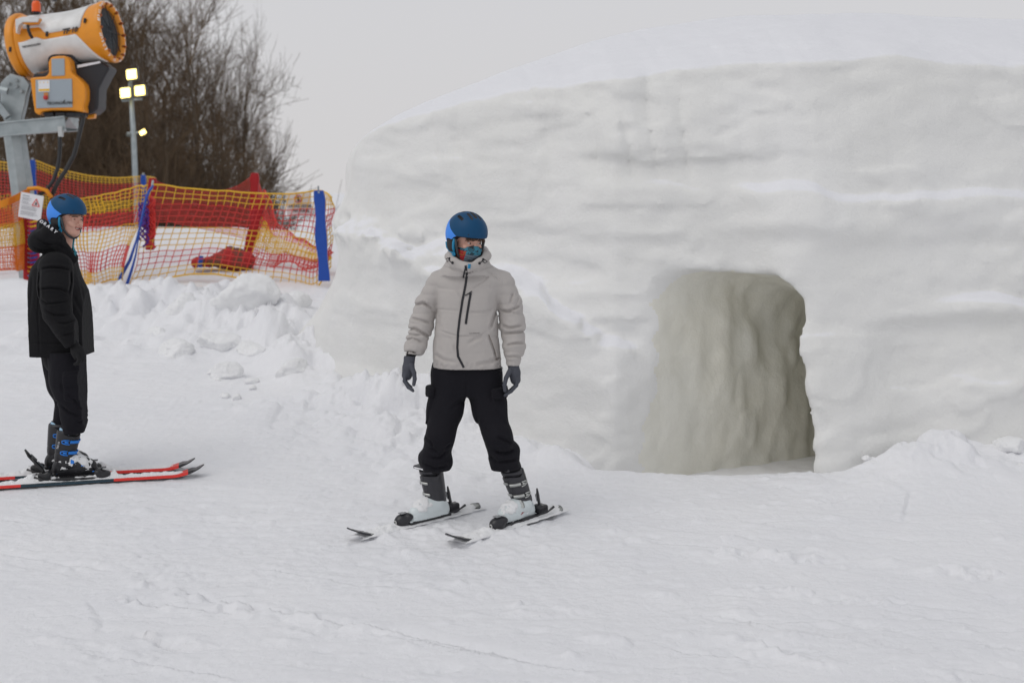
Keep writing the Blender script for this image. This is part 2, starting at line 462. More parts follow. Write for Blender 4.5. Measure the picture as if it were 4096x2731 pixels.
def ground_detail(X, Y):
    Z = np.zeros(X.shape)
    near = Y < 24
    x, y = X[near], Y[near]
    h = 0.018 * fbm(x, y * 1.0, 0 * x, 0.7, 3, 11) 
    h += 0.010 * fbm(x * 0.45, y * 1.6, 0 * x, 2.2, 4, 3)
    h += 0.0034 * fbm(x * 0.5, y * 1.5, 0 * x, 11, 3, 5)
    patch = sstep(-0.15, 0.45, fbm(x * 0.6, y, 0 * x, 0.9, 3, 21))
    h += patch * 0.014 * np.abs(fbm(x * 0.7, y * 1.2, 0 * x, 9, 4, 31))
    h += 0.010 * np.maximum(fbm(x * 0.8, y * 1.1, 0 * x, 20, 3, 77) - .05, 0) * (0.5 + patch)
    h += 0.0035 * fbm(x * .9, y, 0 * x, 45, 2, 78)
    # churned snow round the rubble and at the foot of the mound
    face = np.interp(x, [-3.2, -2.4, -0.94, 0, 0.73, 2.1, 3.6, 6], [15.2, 13.6, 11.2, 10.35, 9.75, 9.75, 9.9, 10.4])
    dfoot = face - y
    churn = np.exp(-(np.maximum(dfoot, 0) / 0.55) ** 2) * (dfoot > -1.5)
    churn *= 1 - np.exp(-((x - 1.3) / 0.9) ** 2) * 0.97
    churn *= 1 - 0.8 * sstep(2.0, 2.5, x)
    left = sstep(0.2, -1.0, x)
    pilel = left * np.exp(-((dfoot - 0.4) / 1.5) ** 2)
    # clods: cells with rounded tops, several sizes
    def clods(sc, seed):
        gxx = x + 0.25 / sc * noise(x * sc, y * sc, 0 * x, seed + 1); gyy = y + 0.25 / sc * noise(x * sc, y * sc, 0 * x + 5, seed + 2)
        v = noise(gxx * sc, gyy * sc, 0 * x, seed)
        return np.sqrt(np.clip(v * 1.6 - 0.15, 0, 1))
    lump = 0.13 * clods(3.0, 91) + 0.055 * clods(6.5, 93) + 0.03 * clods(13, 95) + 0.012 * clods(28, 96) + 0.03 * fbm(x, y, 0 * x, 8, 3, 97)
    zone = sstep(0.05, 0.5, fbm(x, y, 0 * x, 1.1, 2, 99) + 0.35)
    h += churn * (lump * 0.75 + 0.05) + pilel * zone * (lump * 0.9 + 0.05)
    right = np.exp(-((y - 9.62 - 0.10 * (x - 2.3)) / 0.34) ** 2) * sstep(2.05, 2.6, x)
    ramp_ = sstep(8.7, 9.9, y - 0.06 * (x - 2.3)) * sstep(2.0, 2.75, x)
    h += right * lump * 0.25 + ramp_ * (np.interp(x, [2.1, 2.35, 2.7, 3.1, 3.6, 5], [0.04, .11, .13, .11, .07, .05]) + 0.30 * lump + 0.02 * fbm(x, y, 0 * x, 2.5, 2, 34))
    farl = sstep(12.5, 15, y) * sstep(0.5, -1.5, x)
    for (bx, by, br) in PILES:
        h += 0.45 * br * np.exp(-((x - bx) ** 2 + ((y - by) * 1.0) ** 2) / (br * 1.5) ** 2) * (1 + .35 * noise(x * 9, y * 9, 0 * x, 3))
    h += farl * (0.04 * fbm(x, y, 0 * x, 1.7, 3, 55) + 0.012 * fbm(x, y * 1.5, 0 * x, 9, 3, 56))
    Z[near] = h
    def L(pts, w, d, rim=0.0, side=1.0):
        nonlocal Z
        m = (Y > 5) & (Y < 14) & (np.abs(X) < 6)
        z = np.zeros(X.shape); z[m] = bumpline(X[m], Y[m], [gp(*p) for p in pts], w, d, rim, side); Z += z
    L([(560, 2330), (900, 2420), (1250, 2480), (1700, 2560), (2100, 2650), (2500, 2731)], 0.02, 0.016, 0.010, 1)
    L([(470, 2400), (620, 2430), (830, 2450), (1050, 2470)], 0.022, 0.018, 0.014, 1)
    L([(530, 2530), (680, 2575), (880, 2590)], 0.03, 0.024, 0.012, -1)
    L([(1500, 2545), (1900, 2620), (2200, 2680), (2420, 2700)], 0.02, 0.018, 0.010, 1)
    L([(0, 2160), (250, 2095), (560, 2010), (900, 1960)], 0.02, 0.012, 0.008, 1)
    L([(0, 2060), (300, 2035), (640, 2000)], 0.02, 0.01, 0.006, 1)
    L([(0, 2050), (500, 1990), (760, 1985)], 0.014, 0.006, 0.004, 1)
    L([(950, 2265), (1150, 2300), (1420, 2350), (1800, 2370)], 0.016, 0.007, 0.006, 1)
    L([(1700, 2225), (1950, 2255), (2340, 2335)], 0.014, 0.008, 0.006, -1)
    L([(2350, 2105), (2520, 2070), (2700, 2030)], 0.018, 0.012, 0.006, 1)
    L([(2460, 2115), (2800, 2125), (3200, 2110)], 0.012, 0.005, 0.004, 1)
    L([(2640, 2595), (2820, 2625), (3000, 2640)], 0.04, 0.018, 0.012, 1)
    L([(2990, 2560), (3140, 2620), (3320, 2660)], 0.04, 0.014, 0.02, 1)
    L([(3780, 2270), (3880, 2300), (4010, 2305)], 0.035, 0.02, 0.02, -1)
    L([(2900, 2200), (3150, 2230), (3400, 2235)], 0.03, 0.01, 0.022, -1)
    L([(300, 2600), (620, 2660), (1000, 2731)], 0.03, 0.008, 0.014, 1)
    L([(350, 2405), (385, 2470), (400, 2530)], 0.03, 0.008, 0.008, 1)
    L([(3200, 1990), (3330, 2010), (3420, 1990)], 0.02, 0.012, 0.014, 1)
    L([(3640, 1960), (3620, 2030), (3605, 2080)], 0.014, 0.010, 0.006, 1)
    L([(3420, 1870), (3470, 1850), (3500, 1840)], 0.02, 0.035, 0.015, 1)
    def scrape(pts, wd, amp, sd):       # snow churned and thrown up along a ski's path
        nonlocal Z
        m = (Y > 5) & (Y < 14) & (np.abs(X) < 6); P_ = [gp(*p) for p in pts]; xx, yy = X[m], Y[m]; b = np.full(xx.shape, 9.)
        for (x0, y0), (x1, y1) in zip(P_[:-1], P_[1:]):
            dx, dy = x1 - x0, y1 - y0; t = np.clip(((xx - x0) * dx + (yy - y0) * dy) / (dx * dx + dy * dy), 0, 1); b = np.minimum(b, np.hypot(xx - x0 - t * dx, yy - y0 - t * dy))
        n_ = np.clip(noise(xx * 13 + .5 * noise(xx * 26, yy * 26, 0 * xx, sd), yy * 15, 0 * xx, sd + 1) * 1.5, -.3, 1) + .6 * np.clip(noise(xx * 30, yy * 34, 0 * xx, sd + 2), 0, 1)
        z = np.zeros(X.shape); z[m] = amp * np.exp(-(b / wd) ** 2) * n_; Z += z
    for sd, (pts, wd, amp) in enumerate([([(600, 2290), (760, 2300)], .10, .020), ([(560, 2350), (900, 2425), (1250, 2480), (1560, 2540)], .07, .022), ([(470, 2400), (700, 2440), (1000, 2465)], .06, .020), ([(560, 2545), (720, 2580), (900, 2590)], .05, .020), ([(1100, 2490), (1300, 2545)], .06, .018), ([(2900, 2205), (3120, 2225), (3380, 2240)], .08, .020),
            ([(2480, 2150), (2620, 2165)], .06, .018), ([(3770, 2270), (3990, 2300)], .05, .024), ([(2990, 2565), (3300, 2660)], .06, .020), ([(2100, 2420), (2300, 2450)], .07, .018), ([(3050, 2340), (3350, 2390), (3560, 2395)], .07, .016), ([(2380, 2560), (2520, 2580)], .07, .018), ([(800, 2080), (1100, 2095)], .07, .016), ([(1580, 2350), (1900, 2380)], .07, .014), ([(200, 2570), (620, 2640)], .08, .014), ([(3760, 2700), (3860, 2712)], .06, .02), ([(260, 2290), (600, 2230)], .07, .012)]):
        scrape(pts, wd, amp, 200 + sd * 3)
    rng = random.Random(4)
    for i in range(80):
        px, py = rng.uniform(-200, 4300), rng.uniform(1980, 2760); ln = rng.uniform(120, 620); sl = rng.uniform(-0.10, 0.22)
        L([(px, py), (px + ln / 2, py + ln * sl / 2 + rng.uniform(-6, 6)), (px + ln, py + ln * sl)], rng.uniform(0.006, 0.016), rng.uniform(0.004, 0.010), rng.uniform(0.001, 0.005), rng.choice((-1, 1)))
    for i in range(160):       # small clods and dents
        px, py = rng.uniform(0, 4096), rng.uniform(1950, 2700); q = gp(px, py); r_ = rng.uniform(0.012, 0.05)
        m = (np.abs(X - q[0]) < 0.3) & (np.abs(Y - q[1]) < 0.3)
        rr = np.sqrt(((X[m] - q[0]) / 1.6) ** 2 + (Y[m] - q[1]) ** 2)
        Z[m] += rng.choice((0.5, 0.35, -0.35)) * r_ * np.exp(-(rr / r_) ** 2) * (1 + 0.5 * noise(X[m] * 40, Y[m] * 40, 0 * X[m], i))
    for (a, b, lim) in SKI_PATHS:
        m = (Y > 6) & (Y < 12) & (np.abs(X) < 4)
        dx, dy = b[0] - a[0], b[1] - a[1]; t = np.clip(((X[m] - a[0]) * dx + (Y[m] - a[1]) * dy) / (dx * dx + dy * dy), 0, 1)
        q = np.hypot(X[m] - a[0] - t * dx, Y[m] - a[1] - t * dy); k = sstep(.13, .055, q)
        Z[m] = Z[m] * (1 - k) + np.minimum(Z[m], lim + .004 * noise(X[m] * 30, Y[m] * 30, 0 * q, 2)) * k
    # the tunnel floor runs level into the bank
    tx, ty = X - TUN_O[0], Y - TUN_O[1]
    t = tx * math.sin(TUN_A) + ty * math.cos(TUN_A); w = tx * math.cos(TUN_A) - ty * math.sin(TUN_A)
    m = (Y > 8) & (Y < 16) & (X > 0) & (X < 8)
    k = m * sstep(-0.95, -0.55, t) * sstep(0.80, 0.5, np.abs(w)) * sstep(5.2, 5.0, t) * sstep(9.42, 9.62, Y)
    lvl = TUN_Z + 0.015 * fbm(X, Y, 0 * X, 5, 2, 66) - G(X, Y)
    Z = Z * (1 - k) + np.minimum(Z, lvl) * k
    # snow pushed up round the skis
    for (a, b, w, hgt) in SKI_BANKS:
        m = (Y > 6) & (Y < 12)
        z = np.zeros(X.shape); xx, yy = X[m], Y[m]
        dx, dy = b[0] - a[0], b[1] - a[1]; l2 = dx * dx + dy * dy
        t = np.clip(((xx - a[0]) * dx + (yy - a[1]) * dy) / l2, 0, 1)
        q = np.sqrt((xx - a[0] - t * dx) ** 2 + (yy - a[1] - t * dy) ** 2)
        z[m] = hgt * np.exp(-(q / w) ** 2) * (0.75 + 0.5 * noise(xx * 13, yy * 13, 0 * xx, 9) + 0.35 * noise(xx * 37, yy * 37, 0 * xx, 8))
        Z += z
    return Z
def axis_pts(segs):
    out = []
    for a, b, st in segs:
        out += list(np.arange(a, b, st))
    out.append(segs[-1][1]); return np.array(out)
SKI_BANKS = []
SKI_PATHS = []
PILES = []
for _p in ((975, 1340, .30), (765, 1340, .22), (880, 1430, .16), (1100, 1310, .18), (710, 1450, .14), (1010, 1450, .14), (1190, 1280, .2), (640, 1385, .12), (905, 1530, .10), (1180, 1550, .16), (820, 1390, .2), (1060, 1400, .2)):
    _q = PG(_p[0], _p[1]); PILES.append((_q[0], _q[1] + .12, _p[2]))
def build_ground():
    gx = np.concatenate([-np.geomspace(5.0, 3000, 60)[::-1], axis_pts([(-4.9, -3.1, .03), (-3.1, 3.2, .0135 * DEV), (3.2, 4.9, .03)]), np.geomspace(5.0, 3000, 60)])
    gy = np.concatenate([-np.geomspace(2.0, 50, 14)[::-1], axis_pts([(-1.9, 5.4, .2), (5.4, 10.6, .0125 * DEV), (10.6, 13, .022 * DEV), (13, 19, .045), (19, 30, .15)]), np.geomspace(30.2, 3800, 90)])
    X, Y = np.meshgrid(gx, gy, indexing='ij')
    Z = G(X, Y) + ground_detail(X, Y)
    far = Y > 20
    cr = sstep(20, 24, Y)
    Z = Z + cr * (sstep(1, -6, X) * 0.12) + 0.05 * fbm(X, Y, 0 * X, 0.3, 2, 5) * cr
    n0, n1 = X.shape
    V = np.stack([X.ravel(), Y.ravel(), Z.ravel()], 1)
    i = (np.arange(n0 - 1)[:, None] * n1 + np.arange(n1 - 1)[None]).ravel()
    Q = np.stack([i, i + n1, i + n1 + 1, i + 1], 1)
    o = add_mesh('snow_ground', to_mesh('snow_ground', V, Q, M_SNOW))
    tag(o, 'groomed white snow slope scored with ski tracks', None, None, 'structure')
    return V, gx, gy, Z
# ================================================================ the snow mound with its tunnel
TUN_O = P(2895, 1905, 9.72); TUN_A = R(54); TUN_Z = float(PG(2840, 1915)[2]) - 0.13
def face_y(x, z):
    yf = np.interp(x, [-3.2, -2.4, -1.7, -0.94, 0, 0.73, 2.1, 3.6, 5, 8], [15.5, 13.6, 12.4, 11.25, 10.35, 9.85, 9.72, 9.95, 10.2, 10.7])
    return yf + 0.14 * (z - G(x, yf) - 1.0)
def mound(x, y, z):
    xs_ = [-3.2, -2.4, -1.7, -0.94, 0, 0.73, 2.1, 3.6, 5, 8]
    yf = np.interp(x, xs_, [15.5, 13.6, 12.4, 11.25, 10.35, 9.85, 9.72, 9.95, 10.2, 10.7])
    zg = G(x, y)
    hz = z - zg
    # ledges and strata on the cut face: everything below a line stands further out
    zl = np.interp(x, [-2.2, -1.2, -0.2, 0.6, 1.2], [2.50, 2.46, 2.18, 1.75, 1.5])
    wob = 0.05 * noise(x * 2.1, 0 * x, 0 * x, 4) + 0.025 * noise(x * 6.3, 0 * x, z * 1.0, 5)
    rag = 0.07 * fbm(x, 0 * x, z, 4.5, 4, 44) + 0.05 * np.abs(fbm(x, y * 0.3, z, 9, 3, 45))
    off = -0.26 * sstep(0.08, -0.05, z - zl - wob * 1.5 - rag) * sstep(1.25, 0.3, x) * sstep(-2.6, -1.5, x)
    off += 0.30 * np.clip(zl - 0.15 - z, 0, 1) * sstep(1.25, 0.3, x) * 0.8
    off += -0.11 * sstep(0.03, -0.07, z - 2.80 - wob * 0.8 + 0.02 * (x - 2.5)) * sstep(1.5, 1.75, x + 0.25 * (z - 2.7))
    off += 0.06 * sstep(0.05, -0.10, z - 2.50 - wob * 0.7)
    off += -0.16 * sstep(0.03, -0.05, z - 2.06 - wob + 0.07 * (x - 3)) * sstep(2.6, 3.6, x)
    off += 0.10 * sstep(0.03, -0.07, z - 1.93 - wob * 0.6) * sstep(2.3, 2.9, x)
    off += 0.07 * sstep(0.10, -0.25, z - 2.92 - wob) * sstep(0.9, -1.0, x)
    off += 0.05 * sstep(0.01, -0.02, z - 3.0 - wob * 1.2) * sstep(0.3, 0.8, x) * sstep(2.0, 1.5, x)
    # slabs that broke away: the surface steps in irregular plates
    pl = fbm(x * 0.6, 0 * x, z * 1.5, 1.7, 3, 47)
    off += 0.022 * (sstep(-0.05, 0.05, pl - 0.12) + sstep(-0.05, 0.05, pl + 0.16))
    off += 0.14 * (hz - 1.0)
    f = yf + off
    f = f + 0.06 * fbm(x * 0.7, 0 * x, z, 1.6, 3, 41) + 0.02 * fbm(x * 0.6, 0 * x, z * 1.5, 6, 3, 43)
    # vertical tool marks under the lip
    up = sstep(2.75, 3.1, z) * sstep(3.3, 0.5, x)
    f = f + up * 0.05 * (1 - np.abs(noise(x * 5.0 + 0.8 * z, 0 * x, z * 0.7, 61))) ** 3
    f = f + 0.012 * noise(x * 14 + z, 0 * x, z * 1.5, 62) * up
    # lip and rounded top
    lip = np.interp(x, [-3, -2.2, -1.9, -1.5, -1.2, -0.8, 0.0, 0.7, 1.3, 2.0, 3.0, 4, 8], [2.3, 2.9, 3.08, 3.2, 3.24, 3.34, 3.50, 3.60, 3.66, 3.69, 3.69, 3.66, 3.6])
    sky_ = np.interp(x, [-3, -1.9, -1.2, 0.0, 1.0, 2.0, 4, 8], [0.22, 0.26, 0.34, 0.52, 0.70, 0.80, 0.90, 0.9])
    dy = y - f
    top = lip + sky_ * (1 - np.exp(-np.maximum(dy, -0.5) / 1.8)) + 0.035 * fbm(x, y, 0 * x, 0.9, 3, 71) + 0.012 * fbm(x * 0.6, y * 2, 0 * x, 3, 3, 72) + 0.03 * noise(x * 2.6, 0 * x, 0 * x, 73) * np.exp(-(dy / 0.4) ** 2)
    top = top - sstep(6.0, 9.5, dy) * 3
    xl = -1.50 - 0.5 * np.clip(1.35 - hz, 0, 2) ** 2 * 0.7 + 0.10 * noise(0 * x, y * 1.2, z * 1.6, 81) - 0.10 * np.exp(-((z - 2.55) / 0.16) ** 2) + 0.12 * np.clip(z - 2.6, 0, 1)
    xl = xl + np.clip(y - 13.5, 0, 9) * 0.05
    d = smax(f - y, (z - top) * 0.95, 0.045)
    d = smax(d, (xl - x) * 0.8, 0.35)
    # the tunnel
    sa, ca = math.sin(TUN_A), math.cos(TUN_A)
    tx, ty = x - TUN_O[0], y - TUN_O[1]
    t = tx * sa + ty * ca; w = tx * ca - ty * sa
    hw = 0.36 + 0.01 * t; w = w + sstep(0.1, -0.1, w) * 0.10 + sstep(-0.1, 0.1, w) * (0.095 * hz - 0.03)
    ins = sstep(-0.1, 0.5, t); w = w + ins * sstep(0.1, -0.1, w) * 0.035 * noise(t * 2.6, z * 2.3, 0 * t, 15) + sstep(0.1, -0.1, w) * ins * 0.03 * noise(t * 7, z * 3, 0 * t, 16) + 0.03 * (hz - 0.7)
    hz = z - TUN_Z
    zt = 1.52 - 0.17 * np.clip(t, -.3, 1.6) + 0.04 * noise(t * 2, w * 3, 0 * t, 17)
    rc = 0.20
    qx = np.abs(w) - hw + rc; qz = np.abs(hz - zt / 2 + 0.3) - (zt / 2 + 0.3) + rc
    tun = np.sqrt(np.maximum(qx, 0) ** 2 + np.maximum(qz, 0) ** 2) + np.minimum(np.maximum(qx, qz), 0) - rc
    tun = np.maximum(tun, np.abs(t - 1.4) - 3.6)
    tun = tun + 0.010 * fbm(x, y, z * 0.8, 5, 3, 18) + .035 * sstep(.1, .6, t) * sstep(.15, -.05, w) * np.abs(fbm(x, y, z, 4.5, 4, 20))
    kk = 0.05 + 0.04 * sstep(0.15, -0.35, w) 
    d = smax(d, -tun, kk)
    # loose lumps lying along the ledge
    bl = np.clip(noise(x * 5.2 + .4 * noise(x * 11, y * 11, z * 11, 31), y * 5.2, z * 5.2, 32) * 1.5, 0, 1) ** .6 * .16 + np.clip(noise(x * 11, y * 11, z * 11, 33), 0, 1) ** .6 * .07
    d = d - bl * np.exp(-((z - zl + .03) / .15) ** 2) * sstep(0.6, -0.4, x) * sstep(-1.75, -1.35, x) * (y < yf + .6)
    d = d + 0.012 * fbm(x, y, z, 7, 3, 19) * sstep(-1.0, 0.3, -z + 2.4)
    return d - 0.004 * fbm(x * .7, y, z * 1.6, 16, 2, 35)
def build_mound():
    V, Q = sdf_mesh(mound, (-3.0, 9.2, 0.3), (7.6, 20.5, 5.2), 0.025 * DEV, 8, 1.7)
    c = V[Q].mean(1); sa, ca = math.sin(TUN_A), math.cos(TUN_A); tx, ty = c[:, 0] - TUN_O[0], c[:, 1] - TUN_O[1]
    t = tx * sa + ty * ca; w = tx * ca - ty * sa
    inn = c[:, 1] - face_y(c[:, 0], c[:, 2]); ins = (inn > .17 + .05 * noise(c[:, 0] * 3, c[:, 2] * 5, w, 3) + .04 * noise(c[:, 0] * 11, c[:, 2] * 13, w, 4)) & (np.abs(w) < .60) & (c[:, 2] < TUN_Z + 1.57) & (t < 5.2)  # faces inside the tunnel, which take the snow with painted-in shade
    o = add_mesh('snow_mound', to_mesh('snow_mound', V, Q, [M_WALL, M_TUN_SHADE], ins.astype(int)))
    tag(o, 'tall cut bank of packed snow with a tunnel dug into its face', 'snow mound')
    print('mound', len(V))
# ================================================================ blocks of broken snow
def snow_block(px, py, w, h, seed, label, sink=0.3, depth=1.0, group='snow blocks broken off beside the mound', Y=None, lift=0.0):
    """px,py: middle of the block in the photograph, w,h its size there"""
    b = PG(px, py + h * 0.42)
    Yb = Y or b[1]
    sc = F / (Yb * 1.005)
    c = P(px, py, Yb + 0.3 * w / sc * depth)
    c[2] += lift
    rx, rz = w / sc / 2, h / sc / 2
    ry = rx * depth
    rs = np.random.RandomState(seed)
    cuts = []
    for _ in range(9):
        n = rs.normal(size=3); n /= np.linalg.norm(n); cuts.append((n, rs.uniform(0.58, 0.92)))
    def f(x, y, z):
        X, Yy, Z = (x - c[0]) / rx, (y - c[1]) / ry, (z - c[2]) / rz
        d = np.sqrt(X * X + Yy * Yy + Z * Z) - 1.05
        for n, o in cuts: d = smax(d, n[0] * X + n[1] * Yy + n[2] * Z - o, 0.09)
        d = d + 0.15 * fbm(X, Yy, Z, 1.3, 4, seed) + 0.12 * np.abs(fbm(X, Yy, Z, 3.2, 4, seed + 5))
        return d * min(rx, ry, rz) * 0.8
    m = 1.25
    V, Q = sdf_mesh(f, c - np.array([rx, ry, rz]) * m, c + np.array([rx, ry, rz]) * m, max(0.006, rx / 22), 4)
    V = V - c
    o = add_mesh('snow_block', to_mesh('snow_block', V, Q, M_CHUNK)); o.location = c
    tag(o, label, 'snow block', group)
def build_blocks():
    B = [(975, 1230, 310, 270, 'largest rounded snow block, leaning left of the mound below the netting'),
         (765, 1265, 190, 190, 'squat snow block wedged against the left side of the largest block'),
         (880, 1375, 190, 120, 'flat-bottomed snow slab lying under the front of the largest block'),
         (1100, 1250, 120, 130, 'upright snow block leaning on the right side of the largest block'),
         (710, 1405, 150, 100, 'low snow block left of the flat-bottomed slab'),
         (1010, 1405, 140, 100, 'rounded snow lump right of the flat-bottomed slab with a hollow beneath'),
         (1190, 1225, 120, 120, 'snow block half buried against the left end of the mound'),
         (640, 1345, 120, 90, 'small snow block at the left end of the rubble heap'),
         (1110, 1345, 100, 70, 'small snow lump between the largest block and the mound'),
         (905, 1490, 130, 90, 'low snow lump at the front of the rubble heap'),
         (1180, 1490, 170, 120, 'broad smooth snow lump at the foot of the mound'),
         (560, 1240, 90, 50, 'small flat snow lump behind the rubble heap on the left')]
    for i, (x, y, w, h, l) in enumerate(B): snow_block(x, y, w, h, 100 + i * 7, l)
    rs = random.Random(12)
    for i in range(16):
        px, py = rs.uniform(3450, 4090), rs.uniform(1720, 1900) ; w = rs.uniform(26, 70)
        snow_block(px, py, w, w * rs.uniform(.45, .75), 500 + i, 'small snow clod scattered on the slope right of the tunnel', group='small snow clods right of the tunnel', lift=.05 + .06 * (1900 - py) / 200)
    for i in range(22):
        f = rs.random(); px, py = 640 + f * 1100 + rs.uniform(-60, 60), 1470 + f * 230 + rs.uniform(-40, 60); w = rs.uniform(22, 66)
        snow_block(px, py, w, w * rs.uniform(.45, .8), 600 + i, 'small crumbled snow lump below the left part of the mound', group='small snow lumps below the mound')
    C = [(3570, 1655, 130, 70, 9.95, 'rounded snow clod against the wall right of the tunnel'),
         (3725, 1662, 110, 60, 9.95, 'snow clod against the wall beside the rounded one'),
         (3795, 1712, 90, 46, 9.8, 'thin snow slab lying in front of the wall clods'),
         (4050, 1785, 170, 80, 9.65, 'broad snow lump at the right end of the mound foot')]
    for i, (x, y, w, h, Y, l) in enumerate(C): snow_block(x, y, w, h, 300 + i * 5, l, Y=Y, group='snow clods along the foot of the wall')

# ================================================================ safety netting
def plastic(name, c, r=0.45): return mat(name, c, r, bump=(60, 0.15, 2))
M_YEL = plastic('yellow_net', (0.80, 0.47, 0.015)); M_RED = plastic('red_net', (0.66, 0.035, 0.025)); M_ORG = plastic('orange_net', (0.80, 0.20, 0.01))
M_DRED = mat('red_pad', (0.36, 0.006, 0.010), 0.7, bump=(20, 0.4, 4)); M_BLUE = mat('blue_cloth', (0.004, 0.06, 0.36), 0.75, bump=(14, 0.6, 5), sheen=0.3)
M_STEEL = mat('galvanised_steel', (0.32, 0.36, 0.37), 0.42, 0.75, var=(9, (0.42, 0.46, 0.47), 0.3, 0.7))
M_WHITE = mat('white_board', (0.78, 0.78, 0.80), 0.5); M_INK = mat('black_ink', (0.03, 0.03, 0.03), 0.6); M_GREYINK = mat('grey_ink', (0.35, 0.35, 0.37), 0.6); M_REDINK = mat('red_ink', (0.65, 0.05, 0.03), 0.6)
def lerp3(pts, t):
    """smooth interpolation through points with parameter t in 0..1"""
    n = len(pts) - 1; u = min(max(t, 0), 1) * n; i = min(int(u), n - 1); f = u - i
    p0, p1, p2, p3 = (np.asarray(pts[max(i - 1, 0)]), np.asarray(pts[i]), np.asarray(pts[i + 1]), np.asarray(pts[min(i + 2, n)]))
    return 0.5 * ((2 * p1) + (-p0 + p2) * f + (2 * p0 - 5 * p1 + 4 * p2 - p3) * f * f + (-p0 + 3 * p1 - 3 * p2 + p3) * f ** 3)
def net_surface(top, bot, seed=0, sag=0.05, mid=None, shift=0.03):
    def Sf(u, v):
        a, b = lerp3(top, u), lerp3(bot, u)
        p = a + (b - a) * v
        if mid is not None: p = p + lerp3(mid, u) * (4 * v * (1 - v))
        n1 = float(noise(u * 6 + seed, v * 2.5, 0.5, seed)); n2 = float(noise(u * 5, v * 5 + seed, 1.5, seed + 1)); n3 = float(noise(u * 17, v * 4, 2.5, seed + 2))
        return p + np.array([n2 * shift, n1 * sag + n3 * sag * 0.4, (n2 * 0.5 + n3 * 0.3) * shift])
    return Sf
def build_net(name, Sf, nu, nv, bands, parent, th=0.009, u0=0.0, u1=1.0, flat=0.6, edge=True):
    """bands: list of (v0, v1, material, colour word)"""
    us = np.linspace(u0, u1, nu + 1); vs = np.linspace(0, 1, nv + 1)
    Pt = {}
    sub = 2
    def pt(i, j):          # i over nu*sub, j over nv*sub
        k = (i, j)
        if k not in Pt: Pt[k] = Sf(u0 + (u1 - u0) * i / (nu * sub), j / (nv * sub))
        return Pt[k]
    for (v0, v1, m, word) in bands:
        mb = MB()
        j0, j1 = int(round(v0 * nv)), int(round(v1 * nv))
        for j in range(j0, j1 + (1 if v1 >= 1 else 0)):
            t = th * (1.9 if (j == 0 or j == nv) and edge else 1.0)
            mb.tube([pt(i, j * sub) for i in range(nu * sub + 1)], t, 4, flat=flat)
        for i in range(nu + 1):
            mb.tube([pt(i * sub, j) for j in range(j0 * sub, j1 * sub + 1)], th * 0.95, 4, flat=flat)
        o = mb.build('net_band', m, parent, smooth=True)
        o['label'] = word + ' mesh band'
def flat_post(mb, p0, p1, w, t=0.03, m=0, n=10, wave=0.0):
    p0, p1 = np.asarray(p0), np.asarray(p1); vs = []; fs = []
    for i in range(n + 1):
        f = i / n; c = p0 + (p1 - p0) * f + np.array([wave * math.sin(f * 9), 0, 0]); ww = w * (0.5 + 0.06 * math.sin(f * 13 + 1))
        if f < 0.03: ww *= 0.8
        for a, b in ((-ww, -t), (ww, -t), (ww, t), (-ww, t)): vs.append(c + np.array([a, b * 0.5, 0]))
    for i in range(n):
        for k in range(4): fs.append((i * 4 + k, i * 4 + (k + 1) % 4, i * 4 + 4 + (k + 1) % 4, i * 4 + 4 + k))
    fs += [(3, 2, 1, 0), (n * 4, n * 4 + 1, n * 4 + 2, n * 4 + 3)]
    mb.add(vs, fs, m)
def text_mesh(txt, size, ext=0.001, font=None, shear=0.0, bold=0.0):
    c = bpy.data.curves.new('t', 'FONT'); c.body = txt; c.size = size; c.extrude = ext; c.align_x = 'CENTER'; c.align_y = 'CENTER'; c.shear = shear; c.offset = bold; c.resolution_u = 3
    o = bpy.data.objects.new('t', c); COL.objects.link(o)
    dg = bpy.context.evaluated_depsgraph_get(); dg.update()
    me = bpy.data.meshes.new_from_object(o.evaluated_get(dg)); bpy.data.objects.remove(o)
    me.materials.clear()
    return me
def place_text(name, txt, size, O, right, up, m, parent, **kw):
    me = text_mesh(txt, size, **kw); right = Vector(right).normalized(); up = Vector(up).normalized(); nrm = right.cross(up).normalized()
    M = Matrix(((right.x, up.x, nrm.x, O[0]), (right.y, up.y, nrm.y, O[1]), (right.z, up.z, nrm.z, O[2]), (0, 0, 0, 1)))
    me.transform(M); me.materials.append(m)
    return add_mesh(name, me, parent)
def quad(mb, c, right, up, w, h, m=0, t=0.004):
    r, u = Vector(right).normalized() * w / 2, Vector(up).normalized() * h / 2; n = r.cross(u).normalized() * t
    mb.prism([Vector(c) - r - u, Vector(c) + r - u, Vector(c) + r + u, Vector(c) - r + u], n, m)
